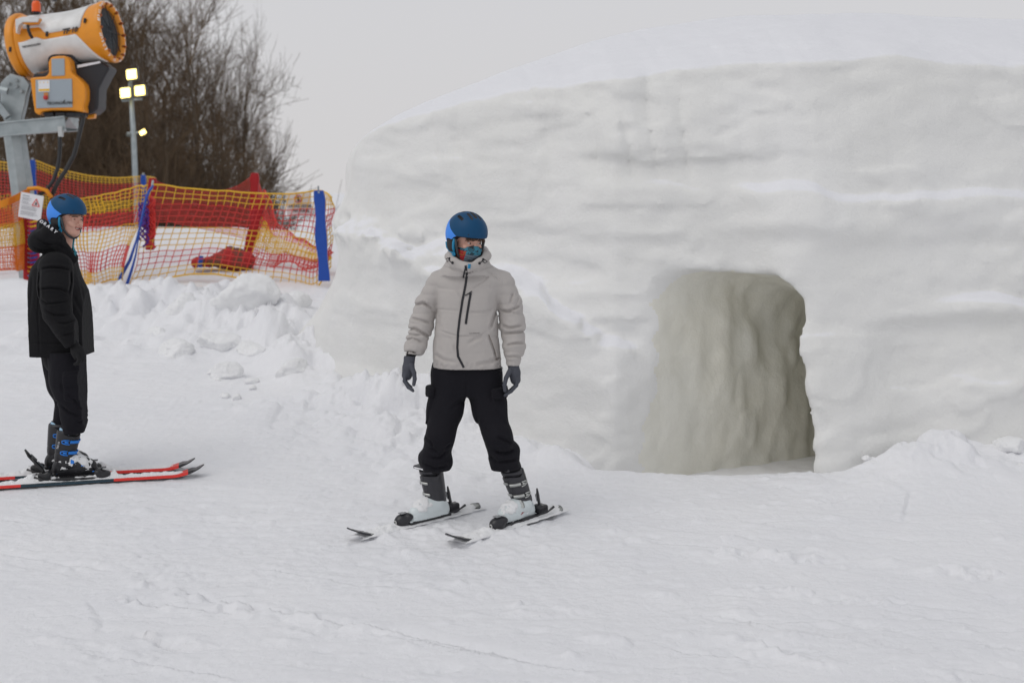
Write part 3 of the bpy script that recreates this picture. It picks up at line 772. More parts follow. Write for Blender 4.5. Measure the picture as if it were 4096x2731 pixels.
def build_fences():
    # near net, right panel: from the twisted blue straps to the blue post beside the mound
    B3 = [(0, .17, M_YEL, 'yellow'), (.17, .44, M_RED, 'red'), (.44, .66, M_YEL, 'yellow'), (.66, .9, M_RED, 'red'), (.9, 1, M_YEL, 'yellow')]
    root = empty('safety_net', PG(1000, 1130), 'yellow and red net stretched from the twisted blue straps to the post beside the mound', 'safety net', 'safety nets behind the skiers')
    Y = 17.6
    T = [P(*q) for q in ((610, 738, 17.5), (760, 752, 17.55), (900, 766, 17.6), (1030, 775, 17.65), (1150, 776, 17.7), (1268, 764, 17.7), (1305, 770, 17.6), (1330, 786, 17.45))]
    Bt = [P(*q) for q in ((520, 1140, 17.4), (640, 1118, 17.45), (800, 1096, 17.5), (930, 1112, 17.5), (1040, 1128, 17.6), (1180, 1145, 17.6), (1260, 1155, 17.4), (1330, 1060, 17.3))]
    S1 = net_surface(T, Bt, 3, 0.06, None, 0.03)
    build_net('n', S1, 31, 16, B3, root, 0.0092)
    # left panel: hangs slack between the straps and the padding
    r2 = empty('safety_net', PG(350, 1140), 'slack yellow and red safety net bunched behind the skier in black', 'safety net', 'safety nets behind the skiers')
    T2 = [P(*q) for q in ((205, 800, 17.7), (300, 798, 17.8), (420, 778, 17.75), (520, 755, 17.6), (600, 735, 17.5))]
    B2 = [P(*q) for q in ((290, 1120, 17.2), (330, 1132, 17.2), (380, 1142, 17.2), (450, 1118, 17.3), (492, 1118, 17.3))]
    S2 = net_surface(T2, B2, 9, 0.12, None, 0.05)
    build_net('n', S2, 22, 22, [(0, .22, M_YEL, 'yellow'), (.22, .42, M_RED, 'red'), (.42, .62, M_YEL, 'yellow'), (.62, .85, M_RED, 'red'), (.85, 1, M_YEL, 'yellow')], r2, 0.0085)
    # blue post by the mound
    p = empty('fence_post', P(1295, 1122, 17.55), 'blue cloth-sleeved fence post beside the left end of the mound', 'fence post')
    mb = MB(); flat_post(mb, P(1275, 762, 17.30), P(1296, 1124, 17.15), 0.13, 0.05, wave=0.006); mb.build('sleeve', M_BLUE, p, bevel=0.008)
    mb = MB(); mb.tube([P(1273, 744, 17.30), P(1275, 800, 17.30)], 0.011, 8); mb.tube([P(1275, 768, 17.25), P(1275, 770, 17.22)], 0.012, 10); mb.build('rod', M_STEEL, p)
    # twisted straps
    p = empty('strap_post', P(500, 1130, 17.4), 'pair of twisted blue straps splayed like a leaning post between two nets', 'fence post')
    mb = MB()
    mb.tube([P(*q) for q in ((612, 742, 17.4), (596, 765, 17.35), (582, 800, 17.33), (572, 850, 17.33), (560, 905, 17.3), (546, 960, 17.3), (520, 1040, 17.3), (474, 1122, 17.25))], [.020, .026, .022, .02, .018, .018, .028, .034], 8, flat=0.5)
    mb.build('strap', M_BLUE, p, smooth=True)
    mb = MB(); mb.tube([P(*q) for q in ((560, 905, 17.27), (553, 960, 17.27), (543, 1020, 17.25), (528, 1075, 17.25), (508, 1138, 17.2))], [.018, .016, .022, .03, .04], 8, flat=0.5); mb.build('strap', M_BLUE, p, smooth=True)
    mb = MB(); mb.tube([P(612, 722, 17.45), P(606, 760, 17.42)], 0.014, 8); mb.build('rod', M_STEEL, p)
    mb = MB()
    for i in range(9): mb.tube([P(575 + 20 * math.sin(i * 2.1 + k * .9), 780 + i * 14 + k * 16, 17.42 + 0.03 * math.cos(k * 2 + i)) for k in range(7)], 0.012, 5)
    mb.build('bunched_net', plastic('purple_net', (0.10, 0.02, 0.25)), p, smooth=True)
    mb = MB()
    for i in range(9): mb.tube([P(602 + 20 * math.sin(i * 1.7 + k * 1.1), 785 + i * 13 + k * 17, 17.46 + 0.03 * math.cos(k * 2 + i)) for k in range(7)], 0.013, 5)
    mb.build('bunched_net', M_RED, p, smooth=True)
    # sign tied to the net
    s = empty('warning_sign', P(1195, 870, 17.75), 'white no-entry notice hanging behind the net near the blue post', 'sign')
    n_r, n_u = np.array([1, 0, -0.02]), np.array([-0.05, 0, 1])
    mb = MB(); c = P(1196, 815, 17.78); quad(mb, c, n_r, n_u, 0.315, 0.30, t=0.006); mb.build('board', M_WHITE, s)
    mb = MB(); cc = P(1192, 796, 17.76); ring = [(Vector(cc) + Vector((math.cos(a) * .043, 0, math.sin(a) * .043))) for a in np.linspace(0, 2 * math.pi, 25)]
    mb.tube(ring, 0.006, 6); mb.tube([Vector(cc) + Vector((-.03, 0, .03)), Vector(cc) + Vector((.03, 0, -.03))], .005, 6); mb.build('prohibition_ring', M_REDINK, s)
    mb = MB(); mb.tube([Vector(cc) + Vector((0, .003, .025)), Vector(cc) + Vector((.006, .003, -.025))], [.010, .014], 8); mb.build('figure', M_INK, s)
    place_text('lettering', 'ZÁKAZ VSTUPU', 0.043, P(1203, 825, 17.76), n_r, n_u, M_INK, s, bold=0.001)
    place_text('lettering', 'NA TUNEL', 0.043, P(1206, 844, 17.76), n_r, n_u, M_INK, s, bold=0.001)
    # far net up the slope with blue posts
    r3 = empty('safety_net', P(320, 860, 22.5), 'yellow and red safety net farthest up the slope, strung between the blue posts', 'safety net', 'safety nets behind the skiers')
    T3 = [P(*q) for q in ((-120, 640, 21), (-40, 645, 21.3), (60, 655, 21.7), (135, 642, 22), (220, 672, 22.3), (340, 700, 22.8), (460, 712, 23.2), (575, 706, 23.6), (620, 712, 24))]
    B3b = [P(*q) for q in ((-120, 900, 21), (-40, 900, 21.3), (60, 905, 21.7), (135, 900, 22), (220, 905, 22.3), (340, 905, 22.8), (460, 900, 23.2), (575, 895, 23.6), (620, 890, 24))]
    build_net('n', net_surface(T3, B3b, 17, 0.04, None, 0.02), 62, 20, [(0, .15, M_YEL, 'yellow'), (.15, .5, M_RED, 'red'), (.5, .75, M_YEL, 'yellow'), (.75, 1, M_RED, 'red')], r3, 0.0095)
    for (x0, y0, x1, Yp, l) in ((130, 640, 140, 21.9, 'blue fence post behind the snow gun hoses'), (573, 700, 576, 23.5, 'short blue fence post below the floodlight mast')):
        p = empty('fence_post', P(x1, 905, Yp), l, 'fence post'); mb = MB(); flat_post(mb, P(x0, y0, Yp), P(x1, 905, Yp), 0.085, 0.05); mb.build('sleeve', M_BLUE, p, bevel=0.01)
        mb = MB(); mb.tube([P(x0, y0 - 8, Yp), P(x0, y0 + 20, Yp)], 0.02, 8); mb.build('rod', M_STEEL, p)
    # dense red net behind, slung between red posts
    r4 = empty('dense_net', P(800, 940, 20.5), 'fine red crowd net sagging between two red posts behind the near net', 'safety net')
    T4 = [P(*q) for q in ((605, 712, 20), (650, 735, 20.1), (720, 757, 20.2), (800, 768, 20.3), (880, 765, 20.4), (950, 745, 20.45), (1016, 700, 20.5), (1030, 700, 20.6), (1052, 765, 20.9))]
    B4 = [P(*q) for q in ((605, 900, 20), (650, 880, 20.1), (720, 898, 20.2), (800, 912, 20.3), (880, 930, 20.4), (950, 945, 20.45), (1010, 960, 20.5), (1040, 940, 20.6), (1080, 900, 20.9))]
    build_net('n', net_surface(T4, B4, 5, 0.05, None, 0.02), 74, 36, [(0, 1, M_RED, 'fine red')], r4, 0.0042)
    r5 = empty('dense_net', P(1090, 1050, 20), 'loose red and yellow netting slumped between the leaning red post and the blue post', 'safety net')
    T5 = [P(*q) for q in ((1052, 760, 19.5), (1075, 800, 19.3), (1110, 880, 19.1), (1170, 930, 18.9), (1260, 990, 18.6), (1335, 1005, 18.1))]
    B5 = [P(*q) for q in ((985, 1045, 19.2), (1020, 1060, 19.0), (1080, 1075, 18.9), (1140, 1050, 18.7), (1240, 1070, 18.5), (1320, 1050, 18.1))]
    build_net('n', net_surface(T5, B5, 25, 0.1, None, 0.05), 34, 22, [(0, .32, M_RED, 'red'), (.32, .75, M_YEL, 'yellow'), (.75, 1, M_RED, 'red')], r5, 0.0075)
    for (a, b, Yp, w, l) in (((611, 712), (600, 1000), 20.0, .11, 'dark red padded post behind the twisted straps'), ((1019, 692), (1017, 960), 20.5, .12, 'dark red padded post rising above the fine red net'), ((1048, 790), (975, 1068), 19.2, .13, 'dark red padded post leaning over the fallen mat')):
        p = empty('padded_post', P(b[0], b[1], Yp), l, 'fence post'); mb = MB(); flat_post(mb, P(*a, Yp), P(*b, Yp), w, 0.09); mb.build('padding', M_DRED, p, bevel=0.02)
    # fallen red mat behind the net
    c = P(890, 1040, 18.6)
    mb = MB(); rs = random.Random(3)
    p = empty('crumpled_mat', P(890, 1060, 18.6), 'crumpled dark red mat lying on the snow behind the near net', 'mat')
    Mm = mat('brown_red_mat', (0.15, 0.055, 0.035), 0.8, var=(5, (0.40, 0.02, 0.02), .45, .55), bump=(10, .6, 4))
    def fm(x, y, z):
        d = None
        for (px, py, r) in ((795, 1052, .085), (840, 1046, .10), (885, 1040, .13), (925, 1032, .17), (962, 1042, .16)):
            q = P(px, py, 18.6); e_ = ell(x, y, z, q, (r * 1.2, r * 1.3, r * 0.9)); d = e_ if d is None else smin(d, e_, .05)
        return d + 0.10 * np.abs(fbm(x, y, z, 5, 4, 3)) - .01
    V, Q = sdf_mesh(fm, c - .7, c + .7, 0.02, 4); add_mesh('mat', to_mesh('mat', V, Q, Mm), p)
    mb.tube([P(806, 1025, 18.42), P(798, 1068, 18.38)], .03, 8); mb.build('blue_strap', M_BLUE, p, smooth=True)
    # orange padding round the foot of the snow gun
    r6 = empty('padding_frame', P(60, 1080, 17.4), 'orange and yellow protective netting on a frame round the snow gun foot', 'safety net')
    T6 = [P(*q) for q in ((-60, 822, 17.0), (15, 800, 17.1), (60, 782, 17.3), (100, 762, 17.5), (118, 760, 17.6))]
    B6 = [P(*q) for q in ((-40, 1085, 16.9), (45, 1080, 17.0), (70, 1082, 17.2), (92, 1078, 17.4), (100, 1078, 17.5))]
    for k, (v0, v1, mm, wd) in enumerate(((0, .37, M_ORG, 'orange'), (.37, .68, M_YEL, 'yellow'), (.68, 1, M_ORG, 'orange'))):
        mb = MB(); n = 24; rows = 9
        Sf = net_surface(T6, B6, 31, 0.03, None, 0.01)
        for i in range(n + 1):
            u = i / n; mb.tube([Sf(u, v0 + (v1 - v0) * j / rows) for j in range(rows + 1)], 0.012 if u > .45 else .0075, 4, flat=.5)
        for j in range(rows + 1): mb.tube([Sf(i / 20, v0 + (v1 - v0) * j / rows) for i in range(21)], 0.008 if j else .014, 4, flat=.5)
        o = mb.build('net_band', mm, r6, smooth=True); o['label'] = wd + ' mesh band'
    mb = MB()
    for i in range(16):
        u0, u1 = i / 16, (i + 1) / 16; a, b = lerp3(T6, u0), lerp3(T6, u1); dz = np.array([0, 0, -.085 if True else 0]); th = np.array([0, -.03, 0])
        mb.add([a, b, b + dz, a + dz, a + th, b + th, b + dz + th, a + dz + th], [(0, 1, 2, 3), (7, 6, 5, 4), (0, 4, 5, 1), (3, 2, 6, 7)])
    mb.build('top_band', mat('orange_band', (0.80, 0.27, 0.01), .6), r6, smooth=False)
    mb = MB(); mb.tube([P(*q) for q in ((112, 756, 17.5), (150, 752, 17.5), (185, 762, 17.5), (205, 790, 17.5))], .05, 10, flat=.5); mb.build('bag', mat('orange_bag', (0.80, 0.30, 0.01), .6), r6, smooth=True)
    p = empty('padded_post', P(105, 1085, 17.5), 'dark red padded post standing behind the skier in black', 'fence post'); mb = MB(); flat_post(mb, P(92, 840, 17.5), P(118, 1122, 17.5), .12, .09); mb.build('padding', M_DRED, p, bevel=.02)
    r7 = empty('rolled_net', P(130, 1080, 17.6), 'rolled blue and magenta netting beside the dark red post', 'safety net')
    mg = plastic('magenta_net', (0.55, .01, .10))
    for i in range(15):
        y0 = 850 + i * 18; mb = MB()
        mb.tube([P(112, y0, 17.45), P(125, y0 + 3, 17.38), P(140, y0, 17.36), P(152, y0 - 3, 17.42)], .012, 5)
        mb.build('strand', M_YEL if i % 5 in (2, 3) else M_BLUE, r7, smooth=True)
    for i in range(5):
        mb = MB(); mb.tube([P(115 + i * 8, 845, 17.42 - .02 * (i % 2)), P(122 + i * 8, 970, 17.4), P(127 + i * 7, 1128, 17.42)], .012, 5); mb.build('upright_strand', mg, r7, smooth=True)
    # loose net left edge
    r8 = empty('safety_net', P(0, 1080, 18.5), 'pale red and yellow net at the left edge behind the orange padding', 'safety net', 'safety nets behind the skiers')
    build_net('n', net_surface([P(-90, 790, 18.2), P(0, 780, 18.4), P(110, 775, 18.6)], [P(-90, 1080, 18.2), P(0, 1078, 18.3), P(60, 1075, 18.4)], 8, .03), 14, 20, [(0, .4, M_RED, 'red'), (.4, .7, M_YEL, 'yellow'), (.7, 1, M_RED, 'red')], r8, .008)
    # white notice on the padding
    s = empty('notice_board', P(122, 880, 17.2), 'white notice with a red warning triangle in front of the orange padding', 'sign')
    r_, u_ = Vector((1, .15, -.21)).normalized(), Vector((.17, 0, 1)).normalized()
    c = P(124, 826, 17.1); mb = MB(); quad(mb, c, r_, u_, .265, .30, t=.008); mb.build('board', M_WHITE, s, bevel=.012)
    nn = r_.cross(u_).normalized() * .010
    def onb(a, b): return Vector(c) + r_ * a + u_ * b + nn
    mb = MB(); t3 = [onb(.052, .10), onb(.012, .015), onb(.098, .015)]
    for i in range(3): mb.tube([t3[i], t3[(i + 1) % 3]], .0055, 6)
    mb.build('warning_triangle', M_REDINK, s)
    mb = MB(); mb.prism([onb(.043, .028), onb(.066, .028), onb(.062, .055), onb(.055, .066), onb(.048, .055)], nn * .2); mb.build('triangle_symbol', M_INK, s)
    mb = MB(); rs = random.Random(8)
    for i, b in enumerate((.115, .09, .078, .066, .045, .033, .02, -.005, -.02, -.033, -.045, -.07, -.083, -.096, -.11)):
        w = rs.uniform(.07, .11) if b > .01 else rs.uniform(.15, .21)
        q = onb(-.11 + w / 2, b); quad(mb, q, r_, u_, w, .0045 if i else .010, t=.001)
    mb.build('lines_of_print', M_GREYINK, s)

# ================================================================ floodlight mast
def build_mast():
    YB = 40
    m = empty('floodlight_mast', P(545, 760, YB), 'tall grey mast carrying lit floodlights in front of the bare trees', 'floodlight mast')
    m.location[2] = float(G(m.location[0], YB))
    mb = MB(); a = P(521, 330, YB); b = P(548, 800, YB); b[2] = float(G(b[0], YB)) - .1
    mb.tube([a, P(535, 560, YB), b], [.055, .075, .09], 12); mb.build('pole', M_STEEL, m, smooth=True)
    mb = MB(); mb.tube([P(488, 404, YB), P(568, 396, YB)], .03, 6); mb.build('crossbar', M_STEEL, m)
    mb = MB(); mb.tube([P(522, 332, YB), P(523, 300, YB)], .04, 6); mb.build('top_bracket', M_STEEL, m)
    mb = MB(); mb.tube([P(508, 534, YB), P(566, 530, YB)], .025, 6); mb.build('crossbar', M_STEEL, m)
    Ml = mat('lit_lamp', (1, .9, .6), .5, emit=((1.0, .74, .16), 5)); Mh = mat('lamp_housing', (.12, .13, .12), .5, .3)
    for (x, y, s, tl) in ((526, 298, .27, -.12), (501, 372, .27, -.12), (559, 363, .27, -.12)):
        c = Vector(P(x, y, YB - .15)); rot = Matrix.Rotation(tl, 3, 'Y') @ Matrix.Rotation(R(-15), 3, 'X')
        mb = MB(); mb.box(c + Vector((0, .10, 0)), (s * 1.15, .16, s * 1.15), rot, taper=1); h = mb.build('floodlight', Mh, m, bevel=.02)
        mb = MB(); mb.box(c, (s, .03, s), rot); mb.build('lamp_glass', Ml, h, bevel=.04)
    c = Vector(P(571, 530, YB - .1)); rot = Matrix.Rotation(R(-28), 3, 'Y'); mb = MB(); mb.box(c + Vector((-.02, .06, 0)), (.2, .1, .15), rot); h = mb.build('small_floodlight', Mh, m, bevel=.02)
    mb = MB(); mb.box(c, (.17, .03, .12), rot); mb.build('lamp_glass', Ml, h, bevel=.03)
    mb = MB(); mb.box(Vector(P(521, 540, YB)), (.20, .12, .10)); mb.build('unlit_lamp', Mh, m, bevel=.02)

# ================================================================ bare trees
def tree_proto(seed, H, spread=0.5, dens=1.0, bushy=False):
    rs = random.Random(seed)
    segs = {'trunk': [], 'crown': []}
    def grow(p, d, L, r, lvl, key):
        n = max(2, int(4 - lvl * .5)); pts = [p]; rad = [r]
        q = Vector(p); dd = Vector(d)
        for i in range(n):
            dd = (dd + Vector((rs.gauss(0, .13), rs.gauss(0, .13), rs.gauss(.03, .08)))).normalized()
            q = q + dd * L / n; pts.append(q.copy()); rad.append(r * (1 - .55 * (i + 1) / n))
        segs[key].append((pts, rad, 7 if lvl == 0 else (5 if lvl == 1 else 3)))
        if lvl >= 5 or r < .004: return
        k = [9, 6, 6, 5, 5][lvl] if not bushy else [12, 7, 6, 6, 4][lvl]
        k = int(k * dens + rs.random())
        for j in range(k):
            f = rs.uniform(.28 if lvl == 0 else .15, 1.0)
            x = f * n; i = min(int(x), n - 1); b = pts[i].lerp(pts[i + 1], x - i)
            ax = Vector((rs.gauss(0, 1), rs.gauss(0, 1), rs.gauss(0, .4))).normalized()
            ang = rs.uniform(.35, .95) * (spread + .5)
            nd = (dd if lvl else Vector((0, 0, 1))); side = (ax - nd * ax.dot(nd)).normalized()
            nd = (nd * math.cos(ang) + side * math.sin(ang) + Vector((0, 0, .22))).normalized()
            grow(b, nd, L * rs.uniform(.38, .62) * (1.05 - .35 * f if lvl == 0 else 1), rad[i] * rs.uniform(.35, .55), lvl + 1, 'crown')
    if bushy:
        for j in range(5): grow(Vector((rs.uniform(-.5, .5), rs.uniform(-.5, .5), 0)), Vector((rs.gauss(0, .35), rs.gauss(0, .35), 1)).normalized(), H * rs.uniform(.6, .95), .05, 1, 'trunk' if j == 0 else 'crown')
    else:
        grow(Vector((0, 0, 0)), Vector((rs.gauss(0, .04), rs.gauss(0, .04), 1)).normalized(), H * .86, H * .011, 0, 'trunk')
    out = {}
    for key, L in segs.items():
        Vv, Ff = [], []; n0 = 0
        for pts, rad, n in L:
            up = Vector((.3, .9, .1)).normalized()
            for i, p in enumerate(pts):
                t = (pts[min(i + 1, len(pts) - 1)] - pts[max(i - 1, 0)]).normalized(); a = t.cross(up)
                if a.length < .1: a = t.cross(Vector((1, 0, 0)))
                a.normalize(); b = a.cross(t)
                for k in range(n):
                    an = 2 * math.pi * k / n; q = p + (a * math.cos(an) + b * math.sin(an)) * max(rad[i], .0065); Vv.append((q.x, q.y, q.z))
            for i in range(len(pts) - 1):
                for k in range(n): Ff.append((n0 + i * n + k, n0 + i * n + (k + 1) % n, n0 + (i + 1) * n + (k + 1) % n, n0 + (i + 1) * n + k))
            n0 += len(pts) * n
        out[key] = to_mesh(key, Vv, Ff, M_BARK if key == 'trunk' else M_TWIG)
    return out
def build_trees():
    global M_BARK, M_TWIG
    M_BARK = mat('bark', (0.075, 0.055, 0.038), .9, var=(3, (0.12, 0.095, 0.07), .4, .7)); M_TWIG = mat('twigs', (0.085, 0.058, 0.034), .9, var=(.6, (0.135, 0.085, 0.045), .4, .65))
    protos = [(tree_proto(11, 10, .55), 10), (tree_proto(12, 10, .4), 10), (tree_proto(13, 10, .7), 10), (tree_proto(14, 10, .5), 10)]
    bushes = [(tree_proto(21, 5, .6, 1.0, True), 5), (tree_proto(22, 5, .8, 1.0, True), 5)]
    # photo x, photo y of the top, distance, kind, lean
    T = [(-60, -160, 52, 0, 'leftmost bare tree, cut off by the left edge'), (40, -120, 58, 1, 'bare tree rising behind the rear of the snow gun'), (130, -90, 50, 2, 'bare tree behind the middle of the snow gun'),
         (215, -60, 56, 3, 'bare tree behind the snow gun barrel mouth'), (290, -40, 50, 0, 'dark bare tree just behind the fan mouth'), (355, -30, 60, 1, 'bare tree between the snow gun and the topmost floodlight'),
         (420, -40, 53, 2, 'tall bare tree directly behind the topmost floodlight'), (490, 10, 58, 3, 'bare tree left of the floodlight mast top'), (545, 20, 50, 1, 'tall bare tree just right of the floodlight mast'),
         (610, 130, 55, 0, 'bare tree between the floodlight mast and the tall forked tree'), (668, 190, 62, 2, 'thin-topped bare tree left of the tall forked tree'), (745, 200, 66, 3, 'bare tree hidden behind the tall forked tree'),
         (815, 25, 50, 1, 'tallest forked bare tree standing against the sky'), (880, 150, 60, 0, 'bare tree just right of the tall forked tree'), (945, 215, 54, 2, 'spreading bare tree leaning right against the sky'),
         (975, 330, 58, 3, 'medium bare tree under the spreading crown'), (985, 430, 62, 0, 'lower bare tree on the right slope of the wood'), (1012, 520, 55, 2, 'small bare tree on the falling edge of the wood'),
         (1045, 600, 60, 1, 'small bare tree near the right end of the wood'), (1075, 675, 56, 3, 'last low bare tree at the right end of the wood')]
    T += [(0, -60, 64, 3, 'far bare tree behind the rear flange of the snow gun'), (90, -40, 66, 0, 'far bare tree above the white shell of the snow gun'), (250, 40, 64, 1, 'far slender bare tree beside the fan mouth'),
          (390, 60, 66, 3, 'far bare tree just left of the topmost floodlight'), (455, 110, 62, 0, 'far bare tree left of the floodlight mast'), (575, 190, 64, 2, 'lower bare tree right of the small floodlight'),
          (640, 260, 58, 1, 'short bare tree left of the tall forked tree'), (710, 330, 54, 0, 'short bare tree in front of the tall forked tree'), (850, 300, 56, 3, 'short bare tree right of the tall forked trunk'), (905, 380, 52, 1, 'short bare tree at the foot of the spreading one')]
    rs = random.Random(77)
    def put(kind, px, py, Y, label, cat, group, pr):
        me, H = pr
        x = P(px, 700, Y)[0]; z = float(G(x, Y)) - .1; top = P(px, py, Y)[2]; s = (top - z) / H
        t = empty(kind, (x, Y, z), label, cat, group, rs.uniform(0, 6.28)); wd = .82 if px < 860 else (.62 if px < 930 else .42); t.scale = (s * wd * rs.uniform(.9, 1.1), s * wd * rs.uniform(.9, 1.1), s)
        for key in ('trunk', 'crown'):
            o = link(key, me[key], t)
    for (px, py, Y, k, l) in T: put('bare_tree', px, py, Y, l, 'tree', 'bare trees beyond the nets', protos[k])
    Bb = [(x, 520 + rs.uniform(-90, 60) + (max(0, x - 850) * .55), 44 + rs.uniform(0, 8), i % 2) for i, x in enumerate(range(30, 1010, 47))]
    names = ['at the left edge', 'behind the gun mast', 'right of the gun mast', 'behind the front hose', 'behind the rear hose', 'left of the near blue post', 'right of the rear hose', 'between the hoses and the mast', 'just left of the floodlight mast', 'behind the floodlight mast foot', 'just right of the floodlight mast', 'above the twisted straps', 'right of the twisted straps', 'left of the tallest forked tree', 'under the tallest forked tree', 'right of the tallest forked tree', 'above the sagging red net', 'under the spreading bare tree', 'left of the high red post', 'behind the high red post', 'right of the high red post', 'at the right end of the wood']
    for i, (px, py, Y, k) in enumerate(Bb):
        put('bare_shrub', px, py, Y, 'dense brown thicket shrub ' + names[i % len(names)], 'shrub', 'thicket shrubs under the bare trees', bushes[k])
# ================================================================ snow gun on its mast
def build_gun():
    M_OR = mat('orange_housing', (0.80, 0.29, 0.008), .42, coat=.15, bump=(5, .08, 3), var=(7, (.66, .25, .02), .45, .8)); M_WH = mat('white_shell', (0.74, 0.74, 0.73), .35, coat=.3, var=(6, (.58, .57, .55), .42, .75))
    M_BK = mat('black_plastic', (0.018, 0.018, 0.022), .5, bump=(9, .3, 3)); M_GP = mat('grey_panel', (0.33, 0.38, 0.42), .45); M_GR = mat('grille', (0.035, 0.05, 0.06), .55, bump=(60, .6, 2)); M_HOSE = mat('hose_rubber', (.015, .015, .016), .45)
    M_SNO = M_CHUNK
    YG = 18.0
    s = lambda zx, zy, dy=0.0: P(zx / 1.913, zy / 1.913, YG + dy)
    base = P(126, 1090, YG); base[2] = float(G(base[0], YG))
    g = empty('snow_gun', base, 'orange and white fan snow gun on a galvanised mast above the padding', 'snow gun')
    # mast
    mb = MB(); mb.tube([base + np.array([0, 0, -.2]), s(170, 1440), s(112, 1030), s(105, 930)], [.15, .145, .14, .14], 8); m_ = mb.build('mast', M_STEEL, g, bevel=.006)
    mb = MB(); pts = [(0, 640), (35, 600), (80, 565), (180, 590), (225, 650), (200, 740), (190, 800), (165, 900), (170, 960), (50, 960), (0, 860)]
    mb.prism([s(x, y, -.02) for x, y in pts], (0, .12, 0)); mb.build('mast_head', M_STEEL, g, bevel=.01)
    mb = MB()
    for (x, y) in ((60, 640), (120, 615), (160, 700), (120, 660)): mb.tube([s(x, y, -.08), s(x, y, .0)], .022, 8)
    mb.build('bolts', M_STEEL, g)
    mb = MB(); mb.tube([s(-30, 780, -.15), s(60, 900, -.15)], .05, 6); mb.tube([s(-30, 680, -.15), s(60, 700, -.15)], .045, 6); mb.build('brace', M_STEEL, g)
    def beam(p, q, h, t):
        mb = MB(); p, q = np.asarray(p), np.asarray(q); z = np.array([0, 0, 1.]); y = np.array([0, 1., 0])
        for o, hh, tt in ((0, h, .02), (h / 2, .02, t), (-h / 2, .02, t)):
            a = [p + z * (o - hh / 2) - y * tt / 2, q + z * (o - hh / 2) - y * tt / 2, q + z * (o + hh / 2) - y * tt / 2, p + z * (o + hh / 2) - y * tt / 2]
            mb.prism(a, y * tt)
        return mb
    beam(s(-60, 1000, -.28), s(500, 945, -.30), .16, .09).build('cross_beam', M_STEEL, g, bevel=.003)
    beam(s(160, 985, .2), s(600, 960, .2), .13, .09).build('cross_beam', M_STEEL, g, bevel=.003)
    mb = MB(); mb.prism([s(480, 975, -.3), s(525, 900, -.3), s(600, 905, .1), s(590, 990, .1)], (0, .02, 0)); mb.tube([s(300, 1005, -.25), s(440, 1000, 0)], .02, 6); mb.build('gusset', M_STEEL, g)
    mb = MB(); mb.prism([s(438, 968, -.36), s(474, 968, -.36), s(474, 1048, -.36), s(446, 1048, -.36)], (0, .07, 0)); mb.build('hose_clamp', mat('pale_metal', (.5, .52, .52), .5, .5), g, bevel=.004)
    mb = MB(); mb.tube([s(*q) for q in ((455, 1040, -.33), (459, 1100, -.33), (455, 1200, -.34), (440, 1290, -.38), (405, 1390, -.42), (350, 1460, -.45), (290, 1500, -.45), (200, 1530, -.4))], .024, 10); mb.build('hose', M_HOSE, g, smooth=True)
    mb = MB(); mb.tube([s(*q) for q in ((640, 860, -.2), (630, 930, -.25), (600, 1060, -.3), (565, 1190, -.35), (500, 1310, -.4), (440, 1400, -.42), (400, 1490, -.42), (395, 1600, -.3))], .027, 10); mb.build('hose', M_HOSE, g, smooth=True)
    # fan barrel
    el, yaw = R(8.5), R(8)
    A = Vector((math.cos(yaw) * math.cos(el), -math.sin(yaw) * math.cos(el), math.sin(el))); O = Vector(P(92, 190, YG + .25))
    side = A.cross(Vector((0, 0, 1))).normalized()      # towards the camera
    if side.y > 0: side = -side
    upv = side.cross(A).normalized()
    if upv.z < 0: upv = -upv
    def rad(t): return float(np.interp(t, [0, .1, .15, .35, .6, .78, .96, 1.08, 1.16, 1.24], [.39, .39, .355, .335, .322, .322, .340, .365, .385, .385]))
    def cyl(t, phi, r): return O + A * t + (upv * math.cos(phi) + side * math.sin(phi)) * r
    mb = MB(); n = 64
    prof = [(t, rad(t)) for t in np.linspace(.02, 1.18, 40)] + [(1.21, .375), (1.21, .335), (1.16, .32), (.9, .29), (.3, .29)]
    vs = []; fs = []
    for (t, r) in prof:
        for k in range(n): vs.append(cyl(t, 2 * math.pi * k / n, r))
    for i in range(len(prof) - 1):
        for k in range(n): fs.append((i * n + k, i * n + (k + 1) % n, (i + 1) * n + (k + 1) % n, (i + 1) * n + k))
    mb.add(vs, fs); brl = mb.build('barrel', M_OR, g, smooth=True)
    def panel(name, f_lo, f_hi, t_lo, t_hi, m):
        """patch of the shell: phi between f_lo(t), f_hi(t); t between t_lo(s), t_hi(s) with s in 0..1 across phi"""
        mb = MB(); nu, nv = 40, 30; vs = []; fs = []
        for layer in (0, 1):
            for i in range(nu + 1):
                for j in range(nv + 1):
                    s_ = j / nv; t = t_lo(s_) + (t_hi(s_) - t_lo(s_)) * i / nu
                    ph = f_lo(t) + (f_hi(t) - f_lo(t)) * s_
                    ed = min(i, nu - i, j, nv - j)
                    vs.append(cyl(t, ph, rad(t) + (.016 if ed > 0 else .010) if layer == 0 else rad(t) - .004))
        w = nv + 1; N1 = (nu + 1) * w
        for i in range(nu):
            for j in range(nv): fs.append((i * w + j, i * w + j + 1, (i + 1) * w + j + 1, (i + 1) * w + j))
        edge = [i * w for i in range(nu + 1)] + [nu * w + j for j in range(1, nv + 1)] + [i * w + nv for i in range(nu - 1, -1, -1)] + [j for j in range(nv - 1, 0, -1)]
        for a, b in zip(edge, edge[1:] + edge[:1]): fs.append((a, b, N1 + b, N1 + a))
        mb.add(vs, fs); return mb.build(name, m, g, smooth=True)
    pu = panel('shell_panel', lambda t: R(-100), lambda t: R(62) + R(18) * float(sstep(.38, .5, t)), lambda s_: .13 + .06 * s_, lambda s_: 1.10 - .16 * s_ ** 2, M_WH)
